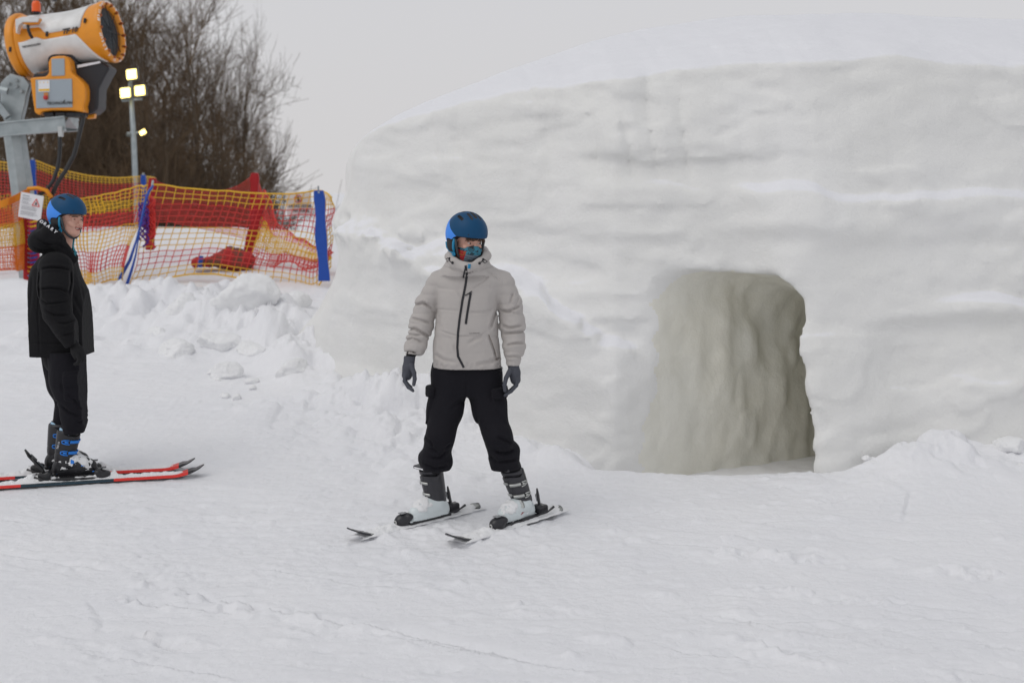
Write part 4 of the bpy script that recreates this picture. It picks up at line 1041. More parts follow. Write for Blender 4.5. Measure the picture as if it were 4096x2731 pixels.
    pl = panel('shell_panel', lambda t: R(90) + R(8) * float(sstep(.34, .46, t)) - R(6) * float(sstep(.15, .4, t)), lambda t: R(168), lambda s_: .13, lambda s_: .86 + .26 * s_ ** .8, M_WH)
    # rear flange with bell edge
    mb = MB(); vs = []; fs = []; prof = [(-.03, .30), (-.05, .36), (-.03, .405), (.02, .42), (.06, .415), (.085, .39), (.06, .36), (.0, .31)]
    for (t, r) in prof:
        for k in range(n): vs.append(cyl(t, 2 * math.pi * k / n, r))
    for i in range(len(prof) - 1):
        for k in range(n): fs.append((i * n + k, i * n + (k + 1) % n, (i + 1) * n + (k + 1) % n, (i + 1) * n + k))
    mb.add(vs, fs); mb.build('rear_flange', M_OR, g, smooth=True)
    # grille, hub and nozzles
    mb = MB(); mb.lathe(O, A, [(1.15, .0), (1.16, .10), (1.15, .20), (1.13, .335)], 48); mb.build('grille', M_GR, g, smooth=True)
    mb = MB()
    for r in (.07, .12, .17, .22, .27): mb.tube([cyl(1.185 - r * .05, a, r) for a in np.linspace(0, 2 * math.pi, 40)], .004, 5)
    for k in range(8): mb.tube([cyl(1.19, k * math.pi / 4, .02), cyl(1.17, k * math.pi / 4, .33)], .005, 5)
    mb.build('grille_wires', M_BK, g)
    Mn = mat('nozzle_brass', (.35, .09, .02), .4, .5)
    for k in range(14):
        a = 2 * math.pi * (k + .4) / 14; mb = MB(); mb.tube([cyl(1.15, a, .352), cyl(1.205, a, .345), cyl(1.23, a, .338)], [.026, .024, .014], 8); mb.build('nozzle', Mn, g)
    mb = MB()
    rs = random.Random(5)
    for k in range(60):
        a = rs.uniform(0, 6.28); c = cyl(1.20, a, .365); mb.box(c, (.03, .03, .03), Matrix.Rotation(rs.uniform(0, 3), 3, Vector((1, 1, 1))), taper=.6)
    o = mb.build('frost_ring', M_SNO, g, bevel=.006); o['kind'] = 'stuff'
    # beacon, handle, small fittings
    mb = MB(); mb.lathe(s(279, 96, .15), (0.02, 0, 1), [(-.02, .035), (.02, .035), (.02, .0)], 16); b_ = mb.build('beacon_base', M_BK, g, smooth=False)
    mb = MB(); mb.lathe(s(278, 92, .15), (.02, 0, 1), [(0, .055), (.10, .053), (.13, .04), (.14, 0)], 20); mb.build('beacon', mat('beacon_orange', (.85, .11, .01), .25), g, smooth=True)
    mb = MB(); mb.tube([s(415, -20, .1), s(418, 10, .1)], .03, 8); mb.build('aerial', M_BK, g)
    mb = MB(); mb.prism([s(x, y, -.22) for x, y in ((115, 150), (170, 130), (290, 128), (300, 140), (285, 172), (170, 172), (140, 200), (130, 260), (120, 255))], (0, .12, 0)); mb.build('rear_handle', M_WH, g, bevel=.02)
    mb = MB(); mb.prism([s(x, y, -.20) for x, y in ((160, 175), (300, 135), (305, 150), (280, 185), (200, 192))], (0, .10, 0)); mb.build('handle_bracket', M_OR, g, bevel=.01)
    mb = MB(); mb.tube([s(*q) for q in ((213, 195, -.24), (218, 235, -.26), (232, 270, -.26), (245, 290, -.22))], .02, 8); mb.build('handle_hose', M_HOSE, g, smooth=True)
    for (t_, ph) in ((.03, 100), (1.02, 70), (.50, 82)):
        mb = MB(); mb.box(cyl(t_, R(ph), rad(t_) + (.03 if t_ < .1 else .012)), (.03, .03, .06), Matrix.Rotation(R(8), 3, 'Y')); mb.build('latch', M_BK, g, bevel=.006)
    def on_barrel(name, txt, size, t, phi, m, shear=0.0, bold=0.0, lift=.020):
        c = cyl(t, phi, rad(t) + lift); u = (cyl(t, phi - .05, rad(t)) - cyl(t, phi + .05, rad(t))); u -= A * u.dot(A)
        place_text(name, txt, size, c, A, u, m, g, shear=shear, bold=bold)
    on_barrel('lettering', 'TF 10', .085, .80, R(84), M_INK, .35, .004, .022)
    on_barrel('lettering', 'TECHNOALPIN', .036, .285, R(100), M_INK, .2, .001, .030)
    # black fan support and duct behind the box
    mb = MB(); mb.prism([s(x, y, -.1) for x, y in ((362, 560), (360, 440), (400, 400), (520, 388), (560, 420), (600, 500), (760, 465), (840, 520), (800, 590), (755, 680), (750, 830), (700, 870), (640, 880), (280, 880), (250, 600), (255, 560))], (0, .38, 0)); mb.build('fan_cradle', M_BK, g, bevel=.03)
    mb = MB(); mb.prism([s(x, y, -.12) for x, y in ((590, 500), (765, 470), (768, 484), (592, 522))], (0, .01, 0)); o = mb.build('label_strip', M_WHITE, g)
    mb = MB(); mb.prism([s(x, y, .0) for x, y in ((650, 880), (725, 870), (720, 905), (665, 912))], (0, .1, 0)); mb.build('orange_foot', M_OR, g, bevel=.01)
    # control box
    out = [(228, 598), (270, 592), (350, 586), (372, 560), (368, 478), (388, 438), (440, 428), (500, 428), (530, 462), (548, 560), (600, 600), (640, 642), (652, 690), (650, 760), (636, 812), (642, 862), (560, 848), (400, 846), (320, 856), (300, 886), (262, 862), (246, 740)]
    mb = MB(); mb.prism([s(x, y, -.30) for x, y in out], (0, .36, 0)); mb.build('control_box', M_OR, g, bevel=.022, seg=3)
    mb = MB(); mb.prism([s(x, y, -.313) for x, y in ((270, 612), (549, 604), (554, 822), (276, 830))], (0, .02, 0)); pn = mb.build('access_panel', M_GP, g, bevel=.004)
    mb = MB(); mb.prism([s(x, y, -.313) for x, y in ((391, 452), (492, 448), (495, 580), (394, 584))], (0, .02, 0)); mb.build('vent_panel', M_GP, g, bevel=.01)
    mb = MB(); mb.prism([s(x, y, -.32) for x, y in ((291, 618), (379, 615), (380, 703), (294, 706))], (0, .006, 0)); st = mb.build('sticker', M_WHITE, g)
    mb = MB(); mb.prism([s(x, y, -.324) for x, y in ((296, 684), (378, 681), (378, 696), (297, 699))], (0, .004, 0)); mb.build('sticker_stripe', M_YEL, g)
    mb = MB()
    for x in (305, 335, 365): mb.prism([s(x - 4, 636, -.324), s(x + 4, 636, -.324), s(x, 626, -.324)], (0, .003, 0))
    mb.build('sticker_symbols', M_YEL, g)
    mb = MB(); mb.prism([s(x, y, -.33) for x, y in ((333, 710), (366, 709), (367, 762), (336, 764))], (0, .02, 0)); mb.build('switch_plate', mat('switch_orange', (.55, .22, .06), .5), g, bevel=.005)
    mb = MB(); mb.lathe(s(350, 748, -.33), (0, -1, 0), [(0, .028), (.02, .026), (.03, .018), (.03, 0)], 16); mb.build('stop_button', mat('stop_red', (.5, .02, .02), .4), g, smooth=True)
    place_text('lettering', 'TECHNOALPIN', .046, s(455, 791, -.322), (1, 0, .03), (0, 0, 1), M_INK, g, shear=.2, bold=.001)
    mb = MB(); mb.prism([s(x, y, -.322) for x, y in ((478, 786), (494, 764), (498, 768), (490, 786))], (0, .003, 0)); mb.build('logo_wing', M_INK, g)
    mb = MB()
    for x in (390, 480, 560, 620): mb.box(s(x, 880, -.15), (.12, .2, .05))
    mb.build('underside_fittings', M_BK, g, bevel=.008)
# ================================================================ people
def M3(name, c, rough=.8, **k): return mat(name, c, rough, **k)
def frame(yaw, pitch, roll=0.0):
    """face axes: r (towards image right when facing the camera), f forward, u up"""
    f = Vector((math.sin(yaw) * math.cos(pitch), -math.cos(yaw) * math.cos(pitch), -math.sin(pitch)))
    r = Vector((math.cos(yaw), math.sin(yaw), 0))
    u = -f.cross(r); u.normalize()
    if u.z < 0: u = -u
    q = Matrix.Rotation(roll, 3, f); r = q @ r; u = q @ u
    return np.array([r, f, u])
def project(x, y, z):
    dx, dy, dz = x, y, z - CAM[2]
    dep = dy * FW[1] + dz * FW[2]; up = dy * UP[1] + dz * UP[2]
    return 2048 + F * dx / dep, 1365.5 - F * up / dep
def creases(x, y, z, lines, ymax, amp=1.0):
    """folds pressed into cloth, given as lines seen in the photograph, on the side nearer than ymax: (pts, width px, depth m)"""
    px, py = project(x, y, z); o = np.zeros(x.shape)
    for pts, w, d in lines:
        b = np.full(x.shape, 1e9); tt = np.zeros(x.shape); n = len(pts) - 1
        for i in range(n):
            (x0, y0), (x1, y1) = pts[i], pts[i + 1]; dx, dy = x1 - x0, y1 - y0; l2 = dx * dx + dy * dy
            t = np.clip(((px - x0) * dx + (py - y0) * dy) / l2, 0, 1); q = np.hypot(px - x0 - t * dx, py - y0 - t * dy)
            m = q < b; b = np.where(m, q, b); tt = np.where(m, (i + t) / n, tt)
        o += d * (np.exp(-(b / w) ** 2) - 0.35 * np.exp(-((b - 2.2 * w) / (1.3 * w)) ** 2)) * np.clip(np.minimum(tt, 1 - tt) * 5 + .15, 0, 1)
    return o * sstep(ymax + .04, ymax - .02, y) * amp
def loft(x, y, z, rows, pw=2.3):
    """rows: (z, cx, cy, rx, ry) sorted by z"""
    R_ = np.array(sorted(rows)); i = lambda k: np.interp(z, R_[:, 0], R_[:, k])
    cx, cy, rx, ry = i(1), i(2), i(3), i(4)
    k = (np.abs((x - cx) / rx) ** pw + np.abs((y - cy) / ry) ** pw) ** (1 / pw)
    d = (k - 1) * np.minimum(rx, ry)
    return np.maximum(d, np.maximum(R_[0, 0] - z, z - R_[-1, 0]))
def hit(bv, px, py, back=False):
    d = Vector(ray(px, py)).normalized(); h = bv.ray_cast(Vector(CAM), d)
    return h[0]
def ribbon(name, bv, pts, w, m, parent, lift=.004, t=.003, step=6):
    """strip lying on a surface along a line of photo pixels"""
    L = []
    for i in range(len(pts) - 1):
        a, b = np.array(pts[i], float), np.array(pts[i + 1], float); n = max(1, int(np.hypot(*(b - a)) / step))
        for k in range(n): L.append(a + (b - a) * k / n)
    L.append(np.array(pts[-1], float))
    rows = []
    for i, c in enumerate(L):
        d = L[min(i + 1, len(L) - 1)] - L[max(i - 1, 0)]; d = d / np.hypot(*d); nrm = np.array([-d[1], d[0]])
        ww = w[0] + (w[1] - w[0]) * i / (len(L) - 1) if hasattr(w, '__len__') else w
        row = []
        for s_ in (-1, 0, 1):
            q = c + nrm * ww / 2 * s_; h = hit(bv, *q)
            if h is None: row = None; break
            row.append(np.array(h) - np.array(Vector(ray(*q)).normalized()) * lift)
        if row: rows.append(row)
    if len(rows) < 2: return None
    mb = MB(); vs = []; fs = []
    for r_ in rows:
        vs += r_ + [p + np.array([0, 1, 0]) * (t + lift) for p in r_]
    for i in range(len(rows) - 1):
        a, b = i * 6, i * 6 + 6
        fs += [(a, a + 1, b + 1, b), (a + 1, a + 2, b + 2, b + 1), (a + 3, b + 3, b + 4, a + 4), (a + 4, b + 4, b + 5, a + 5), (a, b, b + 3, a + 3), (a + 2, a + 5, b + 5, b + 2)]
    mb.add(vs, fs); return mb.build(name, m, parent, smooth=True)
def decal(name, txt, px, py, size, ang, bv, m, parent, shear=0.0, bold=0.0, lift=.003):
    """lettering printed on a surface; size in photo pixels"""
    me = text_mesh(txt, 1.0, ext=0.0, shear=shear, bold=bold)
    ca, sa = math.cos(ang), math.sin(ang); ok = True
    for v in me.vertices:
        X, Y_ = v.co.x * size, v.co.y * size; q = (px + X * ca + Y_ * sa, py - Y_ * ca + X * sa)
        h = hit(bv, *q)
        if h is None: ok = False; h = Vector(P(q[0], q[1], 9))
        v.co = h - Vector(ray(*q)).normalized() * lift
    me.materials.append(m)
    return add_mesh(name, me, parent)

# ---- heads (local coordinates in centimetres: X right of image, Y forward, Z up)
def head_sdf(X, Y, Z, smile):
    d = ell(X, Y, Z, (0, -1.2, 3.0), (7.6, 9.6, 8.6))
    d = smin(d, ell(X, Y, Z, (0, 2.2, -3.2), (6.2, 6.9, 8.0)), 2.0)
    d = smin(d, ell(X, Y, Z, (0, 5.8, -8.6), (3.0, 3.2, 2.6)), 1.6)              # chin
    for s_ in (-1, 1):
        d = smin(d, cone(X, Y, Z, (s_ * 5.4, 0.5, -5.5), (s_ * 2.6, 5.6, -8.9), 1.4, 1.2), 1.6)      # jaw
        d = smin(d, ell(X, Y, Z, (s_ * 3.9, 6.3, -2.1), (2.3, 1.9, 1.8)), 1.4)   # cheek bone
        if smile: d = smin(d, ell(X, Y, Z, (s_ * 3.3, 7.2, -3.6), (1.7, 1.5, 1.5)), .9)
        d = smin(d, cone(X, Y, Z, (s_ * 1.2, 8.8, 2.0), (s_ * 4.8, 7.0, 2.0), .85, .7), 1.0)         # brow ridge
        d = smax(d, -ell(X, Y, Z, (s_ * 3.2, 9.6, .35), (1.75, 1.5, 1.15)), .8)  # socket
        d = smin(d, ell(X, Y, Z, (s_ * 3.15, 7.3, .3), (1.30, 1.30, 1.25)), .12)  # eyeball
        lid = np.maximum(ell(X, Y, Z, (s_ * 3.15, 7.3, .3), (1.5, 1.52, 1.45)), -(Z - .3 - (.24 if smile else .34) + .10 * np.abs(X - s_ * 3.15) ** 2) )
        d = smin(d, lid, .12)
        lo = np.maximum(ell(X, Y, Z, (s_ * 3.15, 7.2, .3), (1.5, 1.5, 1.42)), (Z - .3 + (.30 if smile else .42) - .10 * np.abs(X - s_ * 3.15) ** 2))
        d = smin(d, lo, .15)
        d = smin(d, ell(X, Y, Z, (s_ * 7.6, -.6, -.4), (.9, 1.8, 3.0)), .5)      # ear
    d = smin(d, cone(X, Y, Z, (0, 8.6, 1.2), (0, 10.7, -2.5), .75, 1.0), .9)     # nose
    d = smin(d, ell(X, Y, Z, (0, 10.6, -2.75), (1.15, 1.15, .95)), .5)
    for s_ in (-1, 1): d = smin(d, ell(X, Y, Z, (s_ * 1.25, 9.5, -3.0), (.75, .95, .7)), .35)
    for s_ in (-1, 1): d = smax(d, -ell(X, Y, Z, (s_ * .62, 10.1, -3.55), (.35, .5, .35)), .15)
    d = smin(d, ell(X, Y, Z, (0, 7.7, -5.6), (2.6, 1.5, 1.9)), .9)               # muzzle
    if smile:
        zc = -5.9 + .11 * X * X
        mouth = np.maximum(np.abs(Z - zc) - .50 * np.clip(1 - (np.abs(X) / 2.75) ** 2, 0, 1), np.abs(X) - 2.75); mouth = np.maximum(mouth, 8.2 - Y)
        d = smin(d, np.sqrt((Z - zc - .72) ** 2 + np.maximum(np.abs(X) - 2.3, 0) ** 2 + (Y - 8.75 + .09 * X * X) ** 2) - .36, .3)
        d = smin(d, np.sqrt((Z - zc + .78 - .04 * X * X) ** 2 + np.maximum(np.abs(X) - 1.7, 0) ** 2 + (Y - 8.65 + .10 * X * X) ** 2) - .46, .3)
        d = smax(d, -mouth, .12)
        d = np.minimum(d, np.maximum(ell(X, Y, Z, (0, 5.3, -5.5), (2.9, 3.15, 1.4)), -(Z - zc + .22)))   # upper teeth
    else:
        d = smin(d, cone(X, Y, Z, (-1.8, 8.4, -5.3), (1.8, 8.4, -5.3), .5, .5), .4); d = smin(d, cone(X, Y, Z, (-1.5, 8.3, -6.2), (1.5, 8.3, -6.2), .55, .55), .4)
    return d
def skin_index(L, smile, gaze):
    """0 skin 1 eye white 2 iris 3 lips 4 brow 5 teeth 6 mouth 7 pupil"""
    X, Y, Z = L[:, 0], L[:, 1], L[:, 2]; m = np.zeros(len(L), int)
    br = (np.abs(np.abs(X) - 3.1) < 1.9) & (np.abs(Z - 1.75 - .30 * (1 - ((np.abs(X) - 3.1) / 2.1) ** 2)) < .34) & (Y > 5.0); m[br] = 4
    for s_ in (-1, 1):
        ey = (ell(X, Y, Z, (s_ * 3.15, 7.3, .3), (1.30, 1.30, 1.25)) < .07) & (Y > 7.6) & (np.abs(X - s_ * 3.15) < 1.25); m[ey] = 1
        ir = ey & (np.hypot(X - s_ * 3.15 - gaze[0], Z - .3 - gaze[1]) < (1.1 if smile else .72)); m[ir] = 2
        pu = ey & (np.hypot(X - s_ * 3.15 - gaze[0], Z - .3 - gaze[1]) < .28); m[pu] = 7
    if smile:
        zc = -5.9 + .11 * X * X
        lip = (Y > 7.3) & (((np.abs(Z - zc - .75) < .36) & (np.abs(X) < 2.5)) | ((np.abs(Z - zc + .80 - .04 * X * X) < .46) & (np.abs(X) < 2.0))); m[lip] = 3
        ins = (Y > 4) & (np.abs(X) < 2.7) & (np.abs(Z - zc) < .42 * np.clip(1 - (np.abs(X) / 2.75) ** 2, 0, 1) + .05) & (Y < 8.75); m[ins] = 6
        te = ins & (ell(X, Y, Z, (0, 5.3, -5.5), (2.9, 3.15, 1.4)) < .12) & (Z - zc > -.25); m[te] = 5
    else:
        m[(Y > 7.8) & (np.abs(X) < 2) & (Z < -4.9) & (Z > -6.6)] = 3
    return m
def build_body(label, O, Fm, joints, smile, gaze, neck_to, mats):
    """one continuous body: head, neck, trunk, limbs, hands"""
    O = np.asarray(O)
    nk0 = O + Fm.T @ np.array([0, -.018, -.06]); 
    def f(x, y, z):
        d = None
        for pts, rads in joints:
            c = chain(x, y, z, pts, rads, .02); d = c if d is None else smin(d, c, .02)
        d = smin(d, cone(x, y, z, nk0, neck_to, .055, .062), .02)
        V = np.stack([x - O[0], y - O[1], z - O[2]]); L = (Fm @ V) * 100
        near = (np.abs(L) < 16).all(0)
        if near.any():
            h = np.full(x.shape, 1.0); h[near] = head_sdf(L[0][near], L[1][near], L[2][near], smile) / 100
            d = np.where(near, smin(d, h, .012), d)
        return d
    lo = np.min([np.min(p, 0) for p, _ in joints], 0) - .16; hi = np.max([np.max(p, 0) for p, _ in joints], 0) + .16
    hi[2] = max(hi[2], O[2] + .15); lo = np.minimum(lo, O - .15); hi = np.maximum(hi, O + .15)
    fi = .0021 * DEV ** .5
    ax = [piecewise(lo[0], hi[0], O[0] - .12, O[0] + .13, fi, .009), piecewise(lo[1], hi[1], O[1] - .14, O[1] + .14, fi, .009), piecewise(lo[2], hi[2], O[2] - .14, O[2] + .13, fi, .009)]
    V, Q = sdf_axes(f, ax)
    Lc = ((V[Q].mean(1) - O) @ Fm.T) * 100
    mi = np.where((np.abs(Lc) < 14).all(1), skin_index(Lc, smile, gaze), 0); mi = np.where(V[Q].mean(1)[:, 2] < O[2] - .19, 8, mi)
    V, Q = V, Q
    me = to_mesh('person', V, Q, mats, mi)
    o = add_mesh('person', me); tag(o, label, 'person')
    return o
HELMET_VENTS = [((.075, .055, .058), (.055, .095, .055), .0085), ((-.075, .055, .058), (-.055, .095, .055), .0085),
                ((.03, .02, .165), (.03, .072, .148), .0075), ((-.03, .02, .165), (-.03, .072, .148), .0075), ((.0, .01, .171), (.0, .062, .156), .010), ((.072, -.01, .142), (.075, .035, .134), .0075), ((-.072, -.01, .142), (-.075, .035, .134), .0075),
                ((.03, -.07, .160), (.03, -.03, .170), .0075), ((-.03, -.07, .160), (-.03, -.03, .170), .0075)]
def build_helmet(O, Fm, parent, sc=1.0):
    O = np.asarray(O)
    MD = mat('helmet_navy', (0.003, 0.058, 0.145), .5, spec=.25); ML = mat('helmet_sky_blue', (0.06, 0.27, 0.85), .55, spec=.3); MK = mat('helmet_black', (.012, .012, .014), .6); MS = mat('strap_blue', (0.01, .23, .42), .6); MG = mat('strap_grey', (.045, .05, .055), .7)
    C = (0, -.014, .052)
    def brim(X, Y): 
        return np.interp(Y, [-.14, -.10, -.075, -.05, -.03, .005, .025, .05, .12], [-.05, -.048, -.03, .0, .004, .004, .022, .032, .036])
    def f(x, y, z):
        V = np.stack([x - O[0], y - O[1], z - O[2]]); X, Y, Z = (Fm @ V) / sc
        d = ell(X, Y, Z, C, (.117, .138, .120))
        d = smin(d, ell(X, Y, Z, (0, -.03, .02), (.108, .118, .10)), .02)
        d = smax(d, (brim(X, Y) - Z) * .8, .006)
        d = smin(d, np.maximum(np.abs(d + .004), np.abs(Z - .042) - .006) + .001 + .5 * (Y < .02), .004)     # visor edge
        for a, b, r in HELMET_VENTS:
            g_ = cone(X, Y, Z, a, b, r, r); d = smax(d, -g_, .003)
        return d * sc
    fi = .0033 * DEV ** .5; V, Q = sdf_mesh(f, O - .17, O + .21, fi, 4)
    L = ((V[Q].mean(1) - O) @ Fm.T) / sc; X, Y, Z = L.T
    lb = Z < np.interp(Y, [-.16, -.12, -.08, -.01, .02, .052, .053], [.17, .142, .118, .066, .048, .026, -1])
    mi = np.where(lb, 1, 0)
    for a, b, r in HELMET_VENTS: mi[cone(X, Y, Z, a, b, r, r) < .0022] = 2
    mi[(Z < brim(X, Y) + .0035)] = 2
    h = add_mesh('helmet', to_mesh('helmet', V, Q, [MD, ML, MK], mi), parent); tag(h, 'ski helmet with navy front, sky blue back and narrow black vents')
    W_ = lambda p: O + Fm.T @ (np.array(p) * sc)
    for s_ in (-1, 1):
        def fe(x, y, z, s_=s_):
            V = np.stack([x - O[0], y - O[1], z - O[2]]); X, Y, Z = (Fm @ V) / sc
            return ell(X, Y, Z, (s_ * .080, -.030, -.022), (.026, .048, .058)) * sc
        V, Q = sdf_mesh(fe, W_((s_ * .08, -.022, -.022)) - .08, W_((s_ * .08, -.022, -.022)) + .08, .005, 4)
        add_mesh('ear_pad', to_mesh('ear_pad', V, Q, MK), h)
        mb = MB(); mb.tube([W_((s_ * .099, .020, .015)), W_((s_ * .102, .019, -.010)), W_((s_ * .097, .016, -.038)), W_((s_ * .085, .014, -.066))], .0085 * sc, 8, flat=1); mb.build('strap', MS, h, smooth=True)
        mb = MB(); mb.tube([W_((s_ * .098, .031, .015)), W_((s_ * .090, .037, -.03)), W_((s_ * .074, .036, -.072)), W_((s_ * .050, .046, -.105)), W_((s_ * .022, .052, -.122)), W_((0, .054, -.125))], .0075 * sc, 8); mb.build('chin_strap', MG, h, smooth=True)
        mb = MB(); mb.tube([W_((s_ * .099, -.068, -.022)), W_((s_ * .098, -.052, -.052)), W_((s_ * .090, -.026, -.070)), W_((s_ * .085, .010, -.076))], .006 * sc, 8); mb.build('rear_strap', MS, h, smooth=True)
        mb = MB(); c = Vector(W_((s_ * .088, .018, -.078))); ax = Vector(Fm.T @ np.array([s_, .25, 0])); mb.lathe(c, ax, [(-.004, .0), (-.004, .012), (.006, .012), (.006, .007), (.002, .006), (.002, 0)], 16); mb.build('strap_slider', MS, h, smooth=True)
    return h
def hand(x, y, z, q, fingers, thumb, palm, r=1.0):
    d = chain(x, y, z, [q(*p) for p in palm[0]], [v * r for v in palm[1]], .012)
    for k, (pts, dy, ln) in enumerate(fingers):
        P_ = [q(a, b, c + dy) for a, b, c in pts]; P_ = [P_[0] + (p - P_[0]) * ln for p in P_]
        d = smin(d, chain(x, y, z, P_, [.0115 * r, .0108 * r, .010 * r, .0085 * r][:len(P_)], .004), .006)
    d = smin(d, chain(x, y, z, [q(*p) for p in thumb], [.0155 * r, .0135 * r, .012 * r, .0105 * r][:len(thumb)], .004), .006)
    return d
# ---- ski boots
def build_boot(name_label, org, fwd, lean, roll, style, parent):
    """org: point under the ankle on the sole plane; fwd: heading; lean: forward shift of the cuff top; roll: sideways shift"""
    fw = np.array(fwd, float); fw /= np.linalg.norm(fw); sd = np.cross([0, 0, 1], fw); sd /= np.linalg.norm(sd); up = np.cross(fw, sd)
    M_ = np.array([fw, sd, up]); org = np.asarray(org)
    W_ = lambda p: org + M_.T @ np.array(p)
    def loc(x, y, z): return M_ @ np.stack([x - org[0], y - org[1], z - org[2]])
    lx = lambda Z: lean * np.clip((Z - .11) / .22, 0, 2) ; ly = lambda Z: roll * np.clip((Z - .09) / .24, 0, 2)
    def shell(x, y, z):
        X, Y, Z = loc(x, y, z)
        Ys = Y * 1.12
        d = chain(X, Ys, Z, [(-.036, 0, .060), (.0, 0, .090), (.055, 0, .082), (.11, 0, .066), (.152, 0, .058)], [.050, .060, .056, .054, .046], .02)
        d = smin(d, chain(X, Ys, Z, [(-.045, 0, .032), (.06, 0, .030), (.155, 0, .034)], [.044, .046, .044], .02), .02)
        d = smin(d, chain(X, Ys, Z, [(0, 0, .09), (-.004, 0, .14)], [.052, .050], .02), .015)
        d = smax(d, .014 - Z, .004)
        d = np.minimum(d, rbox(X, Y, Z, (.062, 0, .013), (.152, .034, .013), .006))
        d = d + .0025 * (np.abs(Z - .045 - .02 * np.sin(X * 14)) < .003)      # moulded edge
        return d
    V, Q = sdf_mesh(shell, W_((.06, 0, .08)) - .25, W_((.06, 0, .08)) + .25, .0055 * DEV ** .5, 4)
    L = (V[Q].mean(1) - org) @ M_.T
    mi = np.where(L[:, 2] < .019, 1, 0)
    boot = add_mesh('ski_boot', to_mesh('ski_boot', V, Q, [style['shell'], style['sole']], mi), parent); tag(boot, name_label)
    def cuff(x, y, z):
        X, Y, Z = loc(x, y, z); X = X - lx(Z); Y = Y - ly(Z)
        rr = np.interp(Z, [.09, .13, .2, .28, .33], [.056, .062, .066, .070, .070])
        d = np.sqrt((X * .90 + .004) ** 2 + (Y * 1.08) ** 2) - rr
        d = np.maximum(d, .098 + .02 * sstep(-.02, .05, X) - Z); topz = .272 + .035 * sstep(.01, -.06, X) + .006 * np.sin(Y * 50)
        d = smax(d, Z - topz, .004)
        inner = np.sqrt((X * .90 + .004) ** 2 + (Y * 1.08) ** 2) - (rr - .009); d = smax(d, -np.maximum(inner, .20 - Z), .003)
        gx = np.abs(Y - .012 - .12 * (Z - .2)); d = d + .0025 * (np.exp(-(gx / .003) ** 2)) * (X > 0)       # overlap of the cuff
        d = d + .0025 * np.exp(-((Z - .168 - .1 * X) / .003) ** 2)
        return d
    c0 = W_((lean * .5, roll * .5, .2)); V, Q = sdf_mesh(cuff, c0 - .19, c0 + .19, .005 * DEV ** .5, 4)
    cf = add_mesh('cuff', to_mesh('cuff', V, Q, style['cuff']), boot)
    def liner(x, y, z):
        X, Y, Z = loc(x, y, z); X = X - lx(Z); Y = Y - ly(Z)
        d = np.sqrt((X * .90 + .004) ** 2 + (Y * 1.08) ** 2) - .058
        topz = .298 + .03 * sstep(.0, -.06, X) + .042 * sstep(.02, .055, X); d = smax(d, Z - topz, .008); return np.maximum(d, .2 - Z)
    V, Q = sdf_mesh(liner, c0 - .22, c0 + .24, .006, 4); L = (V[Q].mean(1) - org) @ M_.T; X_ = L[:, 0] - lx(L[:, 2]); tz = .298 + .03 * sstep(.0, -.06, X_) + .042 * sstep(.02, .055, X_)
    mi = np.where((L[:, 2] > tz - .022) & (L[:, 2] < tz - .006) & (X_ < .02), 1, 0)
    add_mesh('liner', to_mesh('liner', V, Q, [style['liner'], style['liner_trim']], mi), boot)
    # tongue tab sticking out at the front
    if style['tab']:
        mb = MB(); a = W_((.055 + lx(.325), ly(.325), .325)); sdv = M_.T @ np.array([0, 1, 0])
        cc = a; mb.prism([cc + sdv * .055 + M_.T @ np.array([-.03, 0, -.004]), cc + sdv * .060 + M_.T @ np.array([.022, 0, -.010]), cc - sdv * .060 + M_.T @ np.array([.022, 0, -.010]), cc - sdv * .055 + M_.T @ np.array([-.03, 0, -.004])], (0, 0, .020)); mb.build('tongue_tab', style['cuff'], boot, bevel=.005)
        mb = MB(); mb.prism([cc + sdv * .045 * k + M_.T @ np.array([.0235, 0, zz]) for k, zz in ((1, -.004), (-1, -.004), (-1, .004), (1, .004))], M_.T @ np.array([.001, 0, 0])); mb.build('tab_print', M_WHITE, boot)
    # power strap
    def arc(z0, z1, a0, a1, rr, n=14, cuffed=True, sx=0.0, ry=1.0):
        out = []
        for k in range(n + 1):
            a = a0 + (a1 - a0) * k / n; zz = z0 + (z1 - z0) * k / n
            X = rr * math.cos(a) / .90 - .004 + sx; Y = rr * math.sin(a) / 1.08 * ry
            if cuffed: X += float(lx(zz)); Y += float(ly(zz))
            out.append(W_((X, Y, zz)))
        return out
    def strap(name, z0, z1, a0, a1, rr, wd, m, n=18, **k):
        mb = MB(); top = arc(z0 + wd / 2, z1 + wd / 2, a0, a1, rr, n, **k); bot = arc(z0 - wd / 2, z1 - wd / 2, a0, a1, rr, n, **k); inn = arc(z0, z1, a0, a1, rr - .006, n, **k)
        mid = arc(z0, z1, a0, a1, rr + .0015, n, **k)
        vs = []; fs = []
        for i in range(n + 1): vs += [top[i], mid[i], bot[i], inn[i]]
        for i in range(n):
            for j in range(4): fs.append((i * 4 + j, i * 4 + (j + 1) % 4, i * 4 + 4 + (j + 1) % 4, i * 4 + 4 + j))
        fs += [(0, 1, 2, 3), (n * 4 + 3, n * 4 + 2, n * 4 + 1, n * 4)]
        mb.add(vs, fs); return mb.build(name, m, boot, smooth=True)
    strap('power_strap', .292, .298, R(-175), R(175), .0650, .030, style['strap'], 40)
    o_ = style['out']            # +1 buckles on the local +Y side, -1 on the other
